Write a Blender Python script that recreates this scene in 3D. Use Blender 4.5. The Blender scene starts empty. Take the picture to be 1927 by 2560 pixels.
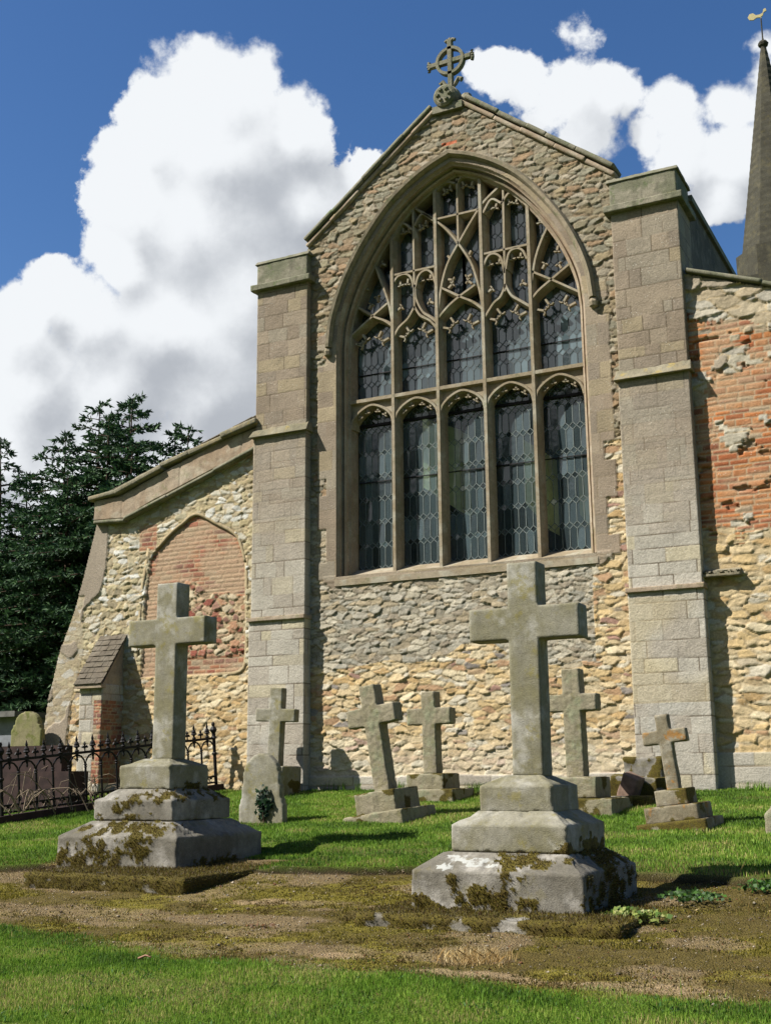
import bpy, bmesh, math, random
import numpy as np
from mathutils import Vector, Matrix, Quaternion
random.seed(7); RNG=np.random.default_rng(11)
sc=bpy.context.scene; COL=sc.collection
rad=math.radians
# ------------------------------------------------------------------ camera
def basis(yaw,pitch,roll):
    y,p,r=rad(yaw),rad(pitch),rad(roll)
    F=Vector((-math.sin(y)*math.cos(p),math.cos(y)*math.cos(p),math.sin(p)))
    Rt=Vector((math.cos(y),math.sin(y),0)); U=Rt.cross(F)
    return math.cos(r)*Rt-math.sin(r)*U, math.sin(r)*Rt+math.cos(r)*U, F
Rv,Uv,Fv=basis(27.0,12.4,0.5)
cam=bpy.data.cameras.new("camera"); cob=bpy.data.objects.new("camera",cam); COL.objects.link(cob)
M=Matrix((Rv,Uv,-Fv)).transposed().to_4x4(); M.translation=Vector((0,-16,0)); cob.matrix_world=M
cam.sensor_fit='HORIZONTAL'; cam.sensor_width=36; cam.lens=36*3000/1927; cam.clip_end=6000; cam.clip_start=.05
sc.camera=cob
# ------------------------------------------------------------------ sun, sky, exposure
AZ,EL=50,46
sd=Vector((math.sin(rad(AZ))*math.cos(rad(EL)),math.cos(rad(AZ))*math.cos(rad(EL)),-math.sin(rad(EL))))
sun=bpy.data.lights.new("sun",'SUN'); sun.energy=5.0; sun.angle=rad(.5); sun.color=(1,.965,.91)
so=bpy.data.objects.new("sun",sun); so.rotation_euler=sd.to_track_quat('-Z','Y').to_euler(); so.location=(-20,-20,30); COL.objects.link(so)
sc.view_settings.view_transform='Standard'; sc.view_settings.look='None'; sc.view_settings.gamma=1
sc.view_settings.exposure=0.95
def lin(c):
    c=c/255.; return c/12.92 if c<=.04045 else ((c+.055)/1.055)**2.4
def S(r,g,b,k=1.): return (lin(r)*k,lin(g)*k,lin(b)*k)
world=bpy.data.worlds.new("World"); sc.world=world; world.use_nodes=True
class NT:
    def __init__(s,t): s.t=t; s.n=t.nodes; s.l=t.links
    def new(s,k,**kw):
        n=s.n.new(k)
        for a,b in kw.items(): setattr(n,a,b)
        return n
    def put(s,sock,v):
        if v is None: return
        if isinstance(v,bpy.types.NodeSocket): s.l.new(v,sock)
        else:
            if sock.type=='RGBA' and len(v)==3: v=(*v,1)
            sock.default_value=v
    def math(s,op,a,b=None,c=None,clamp=False):
        n=s.new('ShaderNodeMath',operation=op,use_clamp=clamp); s.put(n.inputs[0],a); s.put(n.inputs[1],b); s.put(n.inputs[2],c); return n.outputs[0]
    def vmath(s,op,a,b=None,out=0):
        n=s.new('ShaderNodeVectorMath',operation=op); s.put(n.inputs[0],a); s.put(n.inputs[1],b); return n.outputs[out]
    def noise(s,vec,scale,detail=4,rough=.55,out=0,dist=0):
        n=s.new('ShaderNodeTexNoise'); s.put(n.inputs['Vector'],vec); n.inputs['Scale'].default_value=scale; n.inputs['Detail'].default_value=detail
        n.inputs['Roughness'].default_value=rough; n.inputs['Distortion'].default_value=dist; return n.outputs[out]
    def ramp(s,f,a,b,smooth=True):
        n=s.new('ShaderNodeMapRange',interpolation_type='SMOOTHSTEP' if smooth else 'LINEAR'); s.put(n.inputs[0],f); s.put(n.inputs[1],a); s.put(n.inputs[2],b); return n.outputs[0]
    def mix(s,f,a,b,mode='MIX'):
        n=s.new('ShaderNodeMix',data_type='RGBA',blend_type=mode); s.put(n.inputs[0],f); s.put(n.inputs[6],a); s.put(n.inputs[7],b); return n.outputs[2]
wt=NT(world.node_tree); wt.n.clear()
geo=wt.new('ShaderNodeNewGeometry'); D=wt.vmath('SCALE',geo.outputs['Incoming']); wt.n[D.node.name].inputs['Scale'].default_value=-1
tc=wt.new('ShaderNodeTexCoord'); D=tc.outputs['Generated']
sky=wt.new('ShaderNodeTexSky',sky_type='NISHITA',sun_disc=False,sun_elevation=rad(EL),sun_rotation=math.atan2(-sd.x,-sd.y),altitude=0,air_density=1.0,dust_density=.4,ozone_density=3.0)
# cumulus: soft balls in sky directions, roughened by fractal noise (azimuth from +Y to +X, elevation, radius, in degrees; weight)
def pxdir(u,v):
    d=Fv*3000+Rv*(u*1.1574-963.5)-Uv*(v*1.1574-1280); d.normalize(); return d
CL=[(470,175,88,1),(545,165,70,1),(350,260,100,1),(480,310,190,1),(610,290,105,1),(275,330,80,1),(300,420,120,1),(450,480,200,1),(640,440,100,1),(270,545,90,1),(520,600,190,1),(650,600,130,1),
(105,640,75,1),(30,700,80,1),(190,690,110,1),(360,720,170,1),(60,830,150,1),(260,860,190,1),(450,850,190,1),(-60,980,190,1),(160,1040,190,1),(380,1000,160,1),(-40,1250,200,1),(-60,1450,150,.7),
(1130,190,75,.42),(1220,215,90,.6),(1325,205,78,.85),(1270,300,80,.5),(1180,260,60,.42),(1450,245,80,.75),(1580,225,85,.85),(1480,330,110,.9),(1600,350,140,1),(1560,440,95,1),(1660,150,70,.62),(1640,90,40,.5),(1230,70,60,.22),(770,370,60,.5),(1060,150,55,.52),(1400,300,55,.8)]
def dens_nodes(vec):
    acc=None
    for u,v,r,w in CL:
        d=pxdir(u,v); ang=math.atan(r*1.1574/3000.)*(1.12 if u<900 else .86)
        dist=wt.vmath('DISTANCE',vec,tuple(d),out=1)
        val=wt.math('MULTIPLY_ADD',dist,-w/ang,w)
        acc=val if acc is None else wt.math('SMOOTH_MAX',acc,val,.18)
    return acc
warp=wt.vmath('SCALE',wt.vmath('SUBTRACT',wt.noise(D,9,5,.6,out=1),(.5,.5,.5))); warp.node.inputs['Scale'].default_value=.055
Dw=wt.vmath('ADD',D,warp)
dn=dens_nodes(Dw)
n1=wt.noise(D,16,7,.62); n2=wt.noise(D,45,5,.6)
den=wt.math('ADD',dn,wt.math('MULTIPLY_ADD',n1,1.0,-.5)); n3=wt.noise(D,110,4,.6); den=wt.math('ADD',den,wt.math('MULTIPLY_ADD',n2,.46,-.23)); den=wt.math('ADD',den,wt.math('MULTIPLY_ADD',n3,.2,-.1))
# patch of broken cloud added behind the photographer for the window glass to mirror
sep=wt.new('ShaderNodeSeparateXYZ'); wt.put(sep.inputs[0],D)
back=wt.ramp(wt.vmath('DISTANCE',D,(-.45,-.84,.33),out=1),.62,.3); bn=wt.noise(D,3.2,6,.6)
den=wt.math('MAXIMUM',den,wt.math('MULTIPLY',back,wt.math('MULTIPLY_ADD',bn,3.,-1.0)))
mask=wt.ramp(den,.04,wt.math('MULTIPLY_ADD',wt.ramp(wt.noise(D,3.5,3),.35,.65),.34,.10))
# crowns of the clouds are white, thick undersides grey: compare thickness here with thickness a little higher up towards the sun
dup=dens_nodes(wt.vmath('ADD',Dw,(-.010,-.012,.034)))
n1u=wt.noise(wt.vmath('ADD',D,(-.012,-.012,.03)),16,7,.62)
lit=wt.math('ADD',wt.math('SUBTRACT',dn,dup),wt.math('MULTIPLY',wt.math('SUBTRACT',n1,n1u),.8))
BASES=[(600,520,230,.62),(450,560,190,.35),(690,640,190,.7),(330,880,230,.66),(510,880,200,.75),(110,850,140,.55),(120,1050,240,.4),(560,330,120,.3),(1540,440,110,.5),(1290,300,80,.35),(20,1300,260,.5)]
base=None
for u,v,r_,w in BASES:
    val=wt.math('MULTIPLY',wt.ramp(wt.vmath('DISTANCE',Dw,tuple(pxdir(u,v)),out=1),math.atan(r_*1.1574/3000.)*1.25,0.),w)
    base=val if base is None else wt.math('MAXIMUM',base,val)
shade=wt.math('SUBTRACT',wt.math('ADD',base,wt.math('MULTIPLY_ADD',n1,.5,-.15)),wt.math('MULTIPLY',lit,1.1))
shade=wt.ramp(shade,-.05,1.0)
ccol=wt.mix(wt.math('MULTIPLY',shade,.95),(9.3,9.6,9.9),(4.6,4.9,5.4))
hs=wt.new('ShaderNodeHueSaturation'); hs.inputs['Hue'].default_value=.506; hs.inputs['Saturation'].default_value=1.22; hs.inputs['Value'].default_value=1.3; wt.put(hs.inputs['Color'],sky.outputs[0])
skyc=hs.outputs[0]
final=wt.mix(mask,skyc,ccol)
bg=wt.new('ShaderNodeBackground'); bg.inputs['Strength'].default_value=.05; wt.put(bg.inputs[0],final)
wo=wt.new('ShaderNodeOutputWorld'); wt.l.new(bg.outputs[0],wo.inputs[0])
sc.cycles.max_bounces=6; sc.cycles.diffuse_bounces=2; sc.cycles.transparent_max_bounces=8
# ------------------------------------------------------------------ numpy noise
def _h(ix,iy,iz,seed):
    n=(ix.astype(np.int64)*374761393+iy.astype(np.int64)*668265263+iz.astype(np.int64)*2147483647+seed*1274126177)&0xffffffff
    n=((n^(n>>13))*1274126177)&0xffffffff; n=((n^(n>>16))*2246822519)&0xffffffff; n=n^(n>>15)
    return (n&0xffffff)/float(0x1000000)
def h2(ix,iy,seed=0): return _h(np.asarray(ix),np.asarray(iy),np.zeros_like(np.asarray(ix)),seed)
def vn(x,y,z=None,seed=0):
    if z is None: z=np.zeros_like(x)
    x0=np.floor(x);y0=np.floor(y);z0=np.floor(z); fx=x-x0;fy=y-y0;fz=z-z0
    fx=fx*fx*(3-2*fx);fy=fy*fy*(3-2*fy);fz=fz*fz*(3-2*fz)
    r=0
    for a in (0,1):
        for b in (0,1):
            for c in (0,1):
                r=r+_h(x0+a,y0+b,z0+c,seed)*(fx if a else 1-fx)*(fy if b else 1-fy)*(fz if c else 1-fz)
    return r
def fbm(x,y,z=None,seed=0,o=4,g=.5):
    r=0;a=1;t=0;f=1.
    for k in range(o):
        r=r+a*vn(x*f,y*f,None if z is None else z*f,seed+k*17); t+=a; a*=g; f*=2.03
    return r/t
def sst(a,b,x):
    t=np.clip((x-a)/(b-a),0,1); return t*t*(3-2*t)
def lerp(a,b,t): return a+(b-a)*t
# ------------------------------------------------------------------ object helpers
def tag(o,label=None,cat=None,group=None,kind=None):
    for k,v in (('label',label),('category',cat),('group',group),('kind',kind)):
        if v: o[k]=v
    return o
def empty(name,loc=(0,0,0),rz=0,label=None,cat=None,group=None,rx=0,ry=0):
    o=bpy.data.objects.new(name,None); COL.objects.link(o); o.location=loc; o.rotation_euler=(rad(rx),rad(ry),rad(rz)); o.empty_display_size=.2
    return tag(o,label,cat,group)
def mesh(name,V,F,mat,parent=None,col=None,moss=None,smooth=True):
    V=np.asarray(V,np.float32).reshape(-1,3); me=bpy.data.meshes.new(name)
    if isinstance(F,np.ndarray):
        n,k=F.shape; me.vertices.add(len(V)); me.vertices.foreach_set('co',V.ravel())
        me.loops.add(n*k); me.loops.foreach_set('vertex_index',F.astype(np.int32).ravel())
        me.polygons.add(n); me.polygons.foreach_set('loop_start',np.arange(0,n*k,k,dtype=np.int32))
        me.update(calc_edges=True)
    else:
        me.from_pydata([tuple(map(float,v)) for v in V],[],F); me.update()
    if smooth: me.polygons.foreach_set('use_smooth',np.ones(len(me.polygons),bool))
    if col is not None:
        a=me.color_attributes.new('col','FLOAT_COLOR','POINT'); c=np.ones((len(V),4),np.float32); c[:,:3]=col; a.data.foreach_set('color',c.ravel())
    if moss is not None:
        a=me.attributes.new('moss','FLOAT','POINT'); a.data.foreach_set('value',np.asarray(moss,np.float32))
    me.materials.append(mat); o=bpy.data.objects.new(name,me); COL.objects.link(o)
    if parent: o.parent=parent
    return o
def refine(a,step):
    out=[a[0]]
    for p,q in zip(a[:-1],a[1:]):
        n=max(1,int(round((q-p)/step))); out+=list(p+(q-p)*np.arange(1,n+1)/n)
    return np.array(out,float)
def gridsolid(xs,ys,zs,step,filled=None,bottom=False):
    xs,ys,zs=[refine(np.array(a,float),step if np.isscalar(step) else step[i]) for i,a in enumerate((xs,ys,zs))]
    nx,ny,nz=len(xs),len(ys),len(zs)
    cx,cy,cz=[(a[1:]+a[:-1])/2 for a in (xs,ys,zs)]
    C=np.zeros((nx+1,ny+1,nz+1),bool)
    if filled is None: C[1:-1,1:-1,1:-1]=True
    else:
        X,Y,Z=np.meshgrid(cx,cy,cz,indexing='ij'); C[1:-1,1:-1,1:-1]=filled(X,Y,Z)
    vid=lambda i,j,k:(i*ny+j)*nz+k
    Q=[];N=[]
    for ax in range(3):
        A=C.take(range(1,C.shape[ax]),axis=ax); B=C.take(range(0,C.shape[ax]-1),axis=ax)
        for sgn,m in ((1,B&~A),(-1,A&~B)):
            sl=[slice(1,-1)]*3; sl[ax]=slice(None); m2=m[tuple(sl)]
            i,j,k=np.nonzero(m2)
            if not len(i): continue
            if ax==0: q=[vid(i,j,k),vid(i,j+1,k),vid(i,j+1,k+1),vid(i,j,k+1)]
            if ax==1: q=[vid(i,j,k),vid(i,j,k+1),vid(i+1,j,k+1),vid(i+1,j,k)]
            if ax==2: q=[vid(i,j,k),vid(i+1,j,k),vid(i+1,j+1,k),vid(i,j+1,k)]
            if ax==2 and sgn<0 and not bottom:
                pass
            q=np.stack(q,1)
            if sgn<0: q=q[:,::-1]
            nn=np.zeros((len(q),3)); nn[:,ax]=sgn; Q.append(q);N.append(nn)
    Q=np.concatenate(Q);N=np.concatenate(N)
    u,inv=np.unique(Q,return_inverse=True); F=inv.reshape(Q.shape)
    V=np.stack([xs[u//(ny*nz)],ys[(u//nz)%ny],zs[u%nz]],1)
    VN=np.zeros_like(V)
    for c in range(4): np.add.at(VN,F[:,c],N)
    VN/=np.linalg.norm(VN,axis=1,keepdims=True)+1e-9
    return V,F,VN
def soften(V,F,VN,f=.5,it=1):
    e=np.abs(VN).max(1)<.985
    for _ in range(it):
        s=np.zeros_like(V);c=np.zeros(len(V))
        for a in range(4):
            for b in (1,3):
                np.add.at(s,F[:,a],V[F[:,(a+b)%4]]); np.add.at(c,F[:,a],1)
        s/=c[:,None]; V=np.where(e[:,None],V+(s-V)*f,V)
    return V
class MB:
    def __init__(s): s.v=[];s.f=[];s.p=[]
    def add(s,V,F):
        b=len(s.v); s.v+=[tuple(v) for v in V]; g=[tuple(i+b for i in f) for f in F]; s.f+=g; s.p.append((b,len(s.v)-b,g))
    def box(s,a,b,R=None):
        V=[(x,y,z) for x in (a[0],b[0]) for y in (a[1],b[1]) for z in (a[2],b[2])]
        if R is not None: V=[R@Vector(v) for v in V]
        s.add(V,[(0,1,3,2),(4,6,7,5),(0,4,5,1),(2,3,7,6),(0,2,6,4),(1,5,7,3)])
    def tube(s,P,r,n=6,caps=True):
        P=[Vector(p) for p in P]; rs=r if isinstance(r,(list,tuple)) else [r]*len(P); V=[]
        for i,p in enumerate(P):
            t=(P[min(i+1,len(P)-1)]-P[max(i-1,0)]).normalized(); a=Vector((0,0,1)) if abs(t.z)<.9 else Vector((1,0,0))
            u=t.cross(a).normalized(); w=t.cross(u)
            for k in range(n):
                th=2*math.pi*k/n; V.append(p+(u*math.cos(th)+w*math.sin(th))*rs[i])
        F=[(i*n+k,i*n+(k+1)%n,(i+1)*n+(k+1)%n,(i+1)*n+k) for i in range(len(P)-1) for k in range(n)]
        if caps: F+=[tuple(range(n))[::-1],tuple((len(P)-1)*n+k for k in range(n))]
        s.add(V,F)
    def lathe(s,c,prof,n=10):
        V=[];
        for r,z in prof:
            for k in range(n): V.append((c[0]+r*math.cos(2*math.pi*k/n),c[1]+r*math.sin(2*math.pi*k/n),c[2]+z))
        F=[(i*n+k,i*n+(k+1)%n,(i+1)*n+(k+1)%n,(i+1)*n+k) for i in range(len(prof)-1) for k in range(n)]
        F+=[tuple(range(n))[::-1],tuple((len(prof)-1)*n+k for k in range(n))]; s.add(V,F)
    def prism(s,poly,y0,y1,R=None):
        n=len(poly); V=[Vector((x,y0,z)) for x,z in poly]+[Vector((x,y1,z)) for x,z in poly]
        if R is not None: V=[R@v for v in V]
        s.add(V,[tuple(range(n)),tuple(range(2*n-1,n-1,-1))]+[(i,i+n,(i+1)%n+n,(i+1)%n) for i in range(n)])
    def pieces(s,name,mat,parent=None,smooth=False,church_part=False):
        for b,nv,fs in s.p:
            q=MB(); q.v=s.v[b:b+nv]; q.f=[tuple(i-b for i in f) for f in fs]; o=q.build(name,mat,None,smooth)
            if church_part: P(o)
            elif parent: o.parent=parent
    def build(s,name,mat,parent=None,smooth=False,moss=None):
        o=mesh(name,s.v,s.f,mat,parent,smooth=smooth,moss=moss)
        bm=bmesh.new(); bm.from_mesh(o.data); bmesh.ops.recalc_face_normals(bm,faces=bm.faces); bm.to_mesh(o.data); bm.free()
        return o
# ------------------------------------------------------------------ materials
def newmat(name):
    m=bpy.data.materials.new(name); m.use_nodes=True; t=NT(m.node_tree); t.n.clear()
    o=t.new('ShaderNodeOutputMaterial'); p=t.new('ShaderNodeBsdfPrincipled'); t.l.new(p.outputs[0],o.inputs[0]); p.inputs['Roughness'].default_value=.92
    p.inputs['Specular IOR Level'].default_value=.25
    return m,t,p
def bump(t,p,h,st,dist=.01):
    b=t.new('ShaderNodeBump'); b.inputs['Strength'].default_value=st; b.inputs['Distance'].default_value=dist; t.put(b.inputs['Height'],h); t.l.new(b.outputs[0],p.inputs['Normal'])
def m_masonry():
    m,t,p=newmat('masonry'); a=t.new('ShaderNodeAttribute',attribute_name='col'); tc=t.new('ShaderNodeTexCoord').outputs['Object']
    n=t.noise(tc,38,5,.65); n3=t.noise(tc,150,3,.6)
    f=t.math('ADD',t.math('MULTIPLY_ADD',n,.95,.55),t.math('MULTIPLY_ADD',n3,.5,-.25))
    c=t.mix(1,a.outputs[0],t.new('ShaderNodeCombineColor').outputs[0],'MULTIPLY'); cc=[x for x in t.n if x.type=='COMBINE_COLOR'][0]
    for i in range(3): t.put(cc.inputs[i],f)
    v=t.new('ShaderNodeTexVoronoi'); v.inputs['Scale'].default_value=26; t.put(v.inputs['Vector'],tc)
    sp=t.math('MULTIPLY',t.ramp(v.outputs['Distance'],.26,.12),t.ramp(t.noise(tc,5,3),.52,.62))
    c=t.mix(t.math('MULTIPLY',sp,.55),c,S(205,200,185,.8))
    t.put(p.inputs['Base Color'],c); bump(t,p,t.math('ADD',n,t.math('MULTIPLY',n3,.6)),.9,.012); return m
def m_stone(name,a,b,c3=None,lichen=(S(150,125,40),.0),white=.3,rough=.6,sc1=2.2,bs=.6,streak=.5):
    a,b,c3=[tuple(x*.61 for x in q) if q is not None else None for q in (a,b,c3)]; lichen=(tuple(x*.62 for x in lichen[0]),lichen[1])
    m,t,p=newmat(name); tc=t.new('ShaderNodeTexCoord').outputs['Object']
    n1=t.noise(tc,sc1,5,.6); n2=t.noise(tc,sc1*7,5,.65); n3=t.noise(tc,120,3,.6)
    c=t.mix(t.ramp(n1,.32,.68),a,b)
    if c3 is not None: c=t.mix(t.ramp(t.noise(t.vmath('ADD',tc,(3.1,1.7,.4)),sc1*1.6,4,.6),.5,.68),c,c3)
    mp=t.new('ShaderNodeMapping'); mp.inputs['Scale'].default_value=(9,9,.8); t.put(mp.inputs[0],tc)
    c=t.mix(t.math('MULTIPLY',t.ramp(t.noise(mp.outputs[0],1.3,4,.6),.5,.72),streak),c,tuple(x*.5 for x in a))
    g=t.math('ADD',t.math('MULTIPLY_ADD',n2,.8,.6),t.math('MULTIPLY_ADD',t.noise(tc,75,4,.75),1.1,-.55)); cc=t.new('ShaderNodeCombineColor')
    for i in range(3): t.put(cc.inputs[i],g)
    c=t.mix(1,c,cc.outputs[0],'MULTIPLY')
    v=t.new('ShaderNodeTexVoronoi'); v.inputs['Scale'].default_value=34; t.put(v.inputs['Vector'],t.vmath('ADD',tc,t.vmath('SCALE',t.noise(tc,30,2,out=1))))
    t.n[-2 if False else 0]
    c=t.mix(t.math('MULTIPLY',t.math('MULTIPLY',t.ramp(v.outputs['Distance'],.24,.1),t.ramp(t.noise(tc,4,3),.45,.6)),white),c,S(190,190,175))
    c=t.mix(t.math('MULTIPLY',t.ramp(t.noise(t.vmath('ADD',tc,(7,2,5)),5.5,6,.7),.56,.64),lichen[1]),c,lichen[0])
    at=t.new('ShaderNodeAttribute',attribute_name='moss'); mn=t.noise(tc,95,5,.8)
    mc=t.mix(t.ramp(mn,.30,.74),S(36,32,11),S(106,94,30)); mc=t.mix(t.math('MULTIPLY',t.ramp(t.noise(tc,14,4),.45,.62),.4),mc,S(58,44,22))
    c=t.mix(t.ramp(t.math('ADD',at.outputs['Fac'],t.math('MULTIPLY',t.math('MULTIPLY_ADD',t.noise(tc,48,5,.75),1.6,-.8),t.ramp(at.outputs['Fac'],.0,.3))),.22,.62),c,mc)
    c=t.mix(t.ramp(t.math('SUBTRACT',t.math('MULTIPLY_ADD',n2,.9,-.45),at.outputs['Fac']),.38,.5),c,S(215,215,205,.5))
    t.put(p.inputs['Base Color'],c); bump(t,p,t.math('ADD',n2,t.math('MULTIPLY',n3,.8)),bs,.01); return m
def m_plain(name,c,rough=.9,var=.35,scale=20,metal=0,b=.3):
    m,t,p=newmat(name); tc=t.new('ShaderNodeTexCoord').outputs['Object']; n=t.noise(tc,scale,4,.6)
    t.put(p.inputs['Base Color'],t.mix(t.ramp(n,.3,.7),tuple(x*(1-var) for x in c),tuple(x*(1+var) for x in c))); p.inputs['Roughness'].default_value=rough; p.inputs['Metallic'].default_value=metal
    if b: bump(t,p,n,b,.006)
    return m
def m_attr(name,rough=.8,trans=0.,spec=.3,var=.0):
    m,t,p=newmat(name); a=t.new('ShaderNodeAttribute',attribute_name='col'); c=a.outputs[0]
    p.inputs['Roughness'].default_value=rough; p.inputs['Specular IOR Level'].default_value=spec
    t.put(p.inputs['Base Color'],c)
    if trans:
        tr=t.new('ShaderNodeBsdfTranslucent'); t.put(tr.inputs[0],c); mx=t.new('ShaderNodeMixShader'); mx.inputs[0].default_value=trans
        o=[x for x in t.n if x.type=='OUTPUT_MATERIAL'][0]; t.l.new(p.outputs[0],mx.inputs[1]); t.l.new(tr.outputs[0],mx.inputs[2]); t.l.new(mx.outputs[0],o.inputs[0])
    return m
def m_soil():
    m,t,p=newmat('ground_surface'); a=t.new('ShaderNodeAttribute',attribute_name='col'); tc=t.new('ShaderNodeTexCoord').outputs['Object']; n=t.noise(tc,95,5,.75); v=t.new('ShaderNodeTexVoronoi'); v.inputs['Scale'].default_value=70; t.put(v.inputs['Vector'],tc)
    cc=t.new('ShaderNodeCombineColor'); f=t.math('MULTIPLY_ADD',n,1.7,.15)
    for i in range(3): t.put(cc.inputs[i],f)
    c=t.mix(1,a.outputs[0],cc.outputs[0],'MULTIPLY'); c=t.mix(t.math('MULTIPLY',t.ramp(v.outputs['Distance'],.34,.2),t.ramp(t.noise(tc,12,3),.5,.62)),c,S(150,138,114,.7))
    t.put(p.inputs['Base Color'],c); p.inputs['Roughness'].default_value=.97; p.inputs['Specular IOR Level'].default_value=.1; bump(t,p,t.math('SUBTRACT',n,v.outputs['Distance']),1.,.015); return m
def m_glass(name='old_leaded_glass',fac=.22,tint=(.62,.78,.74,1)):
    m,t,p=newmat(name); tc=t.new('ShaderNodeTexCoord').outputs['Object']; a=t.new('ShaderNodeAttribute',attribute_name='col')
    mp=t.new('ShaderNodeMapping'); mp.inputs['Scale'].default_value=(14,14,1.1); t.put(mp.inputs[0],tc); st=t.ramp(t.noise(mp.outputs[0],1.6,4,.6),.5,.75)
    t.put(p.inputs['Base Color'],t.mix(t.math('MULTIPLY',st,.5),a.outputs[0],S(105,125,125,.55))); p.inputs['Roughness'].default_value=.1; p.inputs['IOR'].default_value=1.62; p.inputs['Specular IOR Level'].default_value=.9
    bump(t,p,t.noise(tc,9,2),.08,.02)
    tr=t.new('ShaderNodeBsdfTransparent'); tr.inputs[0].default_value=tint; mx=t.new('ShaderNodeMixShader'); mx.inputs[0].default_value=fac
    o=[x for x in t.n if x.type=='OUTPUT_MATERIAL'][0]; t.l.new(p.outputs[0],mx.inputs[1]); t.l.new(tr.outputs[0],mx.inputs[2]); t.l.new(mx.outputs[0],o.inputs[0]); return m
MAS=m_masonry()
DRESS=m_stone('dressed_limestone',S(178,160,136,1.1),S(160,138,112,1.1),S(184,170,146,1.1),(S(120,125,70),.35),.35,streak=.3)
TRAC=m_stone('tracery_stone',S(176,162,138,1.05),S(156,140,112,1.05),S(182,174,152,1.05),(S(110,125,80),.3),.3,streak=.2)
COPE=m_stone('lichened_coping',S(146,140,118,1.05),S(120,120,94,1.05),S(160,152,130,1.05),(S(104,122,70),.55),.5,bs=.9)
HOOD=m_stone('hood_stone',S(166,150,124,1.05),S(140,130,104,1.05),S(176,160,134,1.05),(S(110,124,76),.5),.3)
COPEY=m_stone('yellow_lichened_coping',S(166,156,130,.95),S(130,124,98,.95),S(158,144,112,.95),(S(190,165,80),.5),.6,bs=.9)
RENDER=m_stone('old_render',S(172,158,138,1.1),S(158,140,116,1.1),S(186,168,138,1.1),(S(150,120,90),.3),.2,bs=.5,streak=.1)
GREY=m_stone('grey_limestone',S(152,147,130,1.15),S(126,120,88,1.1),S(168,164,150,1.18),(S(150,138,60),.5),.45,streak=.25)
GREYM=m_stone('mossy_limestone',S(152,146,132,1.0),S(116,110,96,.95),S(176,170,158,1.0),(S(128,118,50),.25),.45,streak=.5)
ROUGHST=m_stone('rough_granite',S(158,148,124,1.25),S(138,130,102,1.25),S(146,146,116,1.25),(S(130,125,60),.3),.35,bs=1.2,sc1=3)
SLATE=m_stone('stone_slates',S(128,116,98,.9),S(100,92,76,.9),S(140,130,112,.9),(S(120,110,60),.2),.4)
DARKSL=m_plain('dark_slab',S(50,36,32),.85,.35,6)
LEAD=m_plain('lead',S(130,140,134,.5),.6,.2,30,0,.1)
LEAD2=m_plain('dull_lead',S(96,106,106,.5),.6,.2,30,0,.1)
IRON=m_plain('rusted_iron',S(22,18,17),.6,.5,40,.2,.3)
PALE=m_plain('pale_plaster',S(245,232,180),.9,.1,8)
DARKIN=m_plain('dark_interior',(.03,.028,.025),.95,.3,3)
ROOFM=m_plain('lead_roof',S(88,86,80),.8,.25,4)
SPIREM=m_stone('spire_stone',S(92,88,72,.75),S(74,70,56,.75),S(104,98,76,.75),(S(110,100,60),.3),.3,bs=1.,sc1=1.2)
GLASS=m_glass(); GLASSC=m_glass('clearer_leaded_glass',.52,(.74,.9,.84,1)); LEAF=m_attr('leaf',.6,.35,.35); NEEDLE=m_attr('needle',.7,.15,.25); SOIL=m_soil(); BARK=m_plain('bark',S(70,56,44),.95,.3,15)
TWIG=m_plain('dry_twig',S(112,98,80),.9,.2,30); GOLD=m_plain('gilt',S(150,138,98),.5,.15,20,.3)
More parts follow.
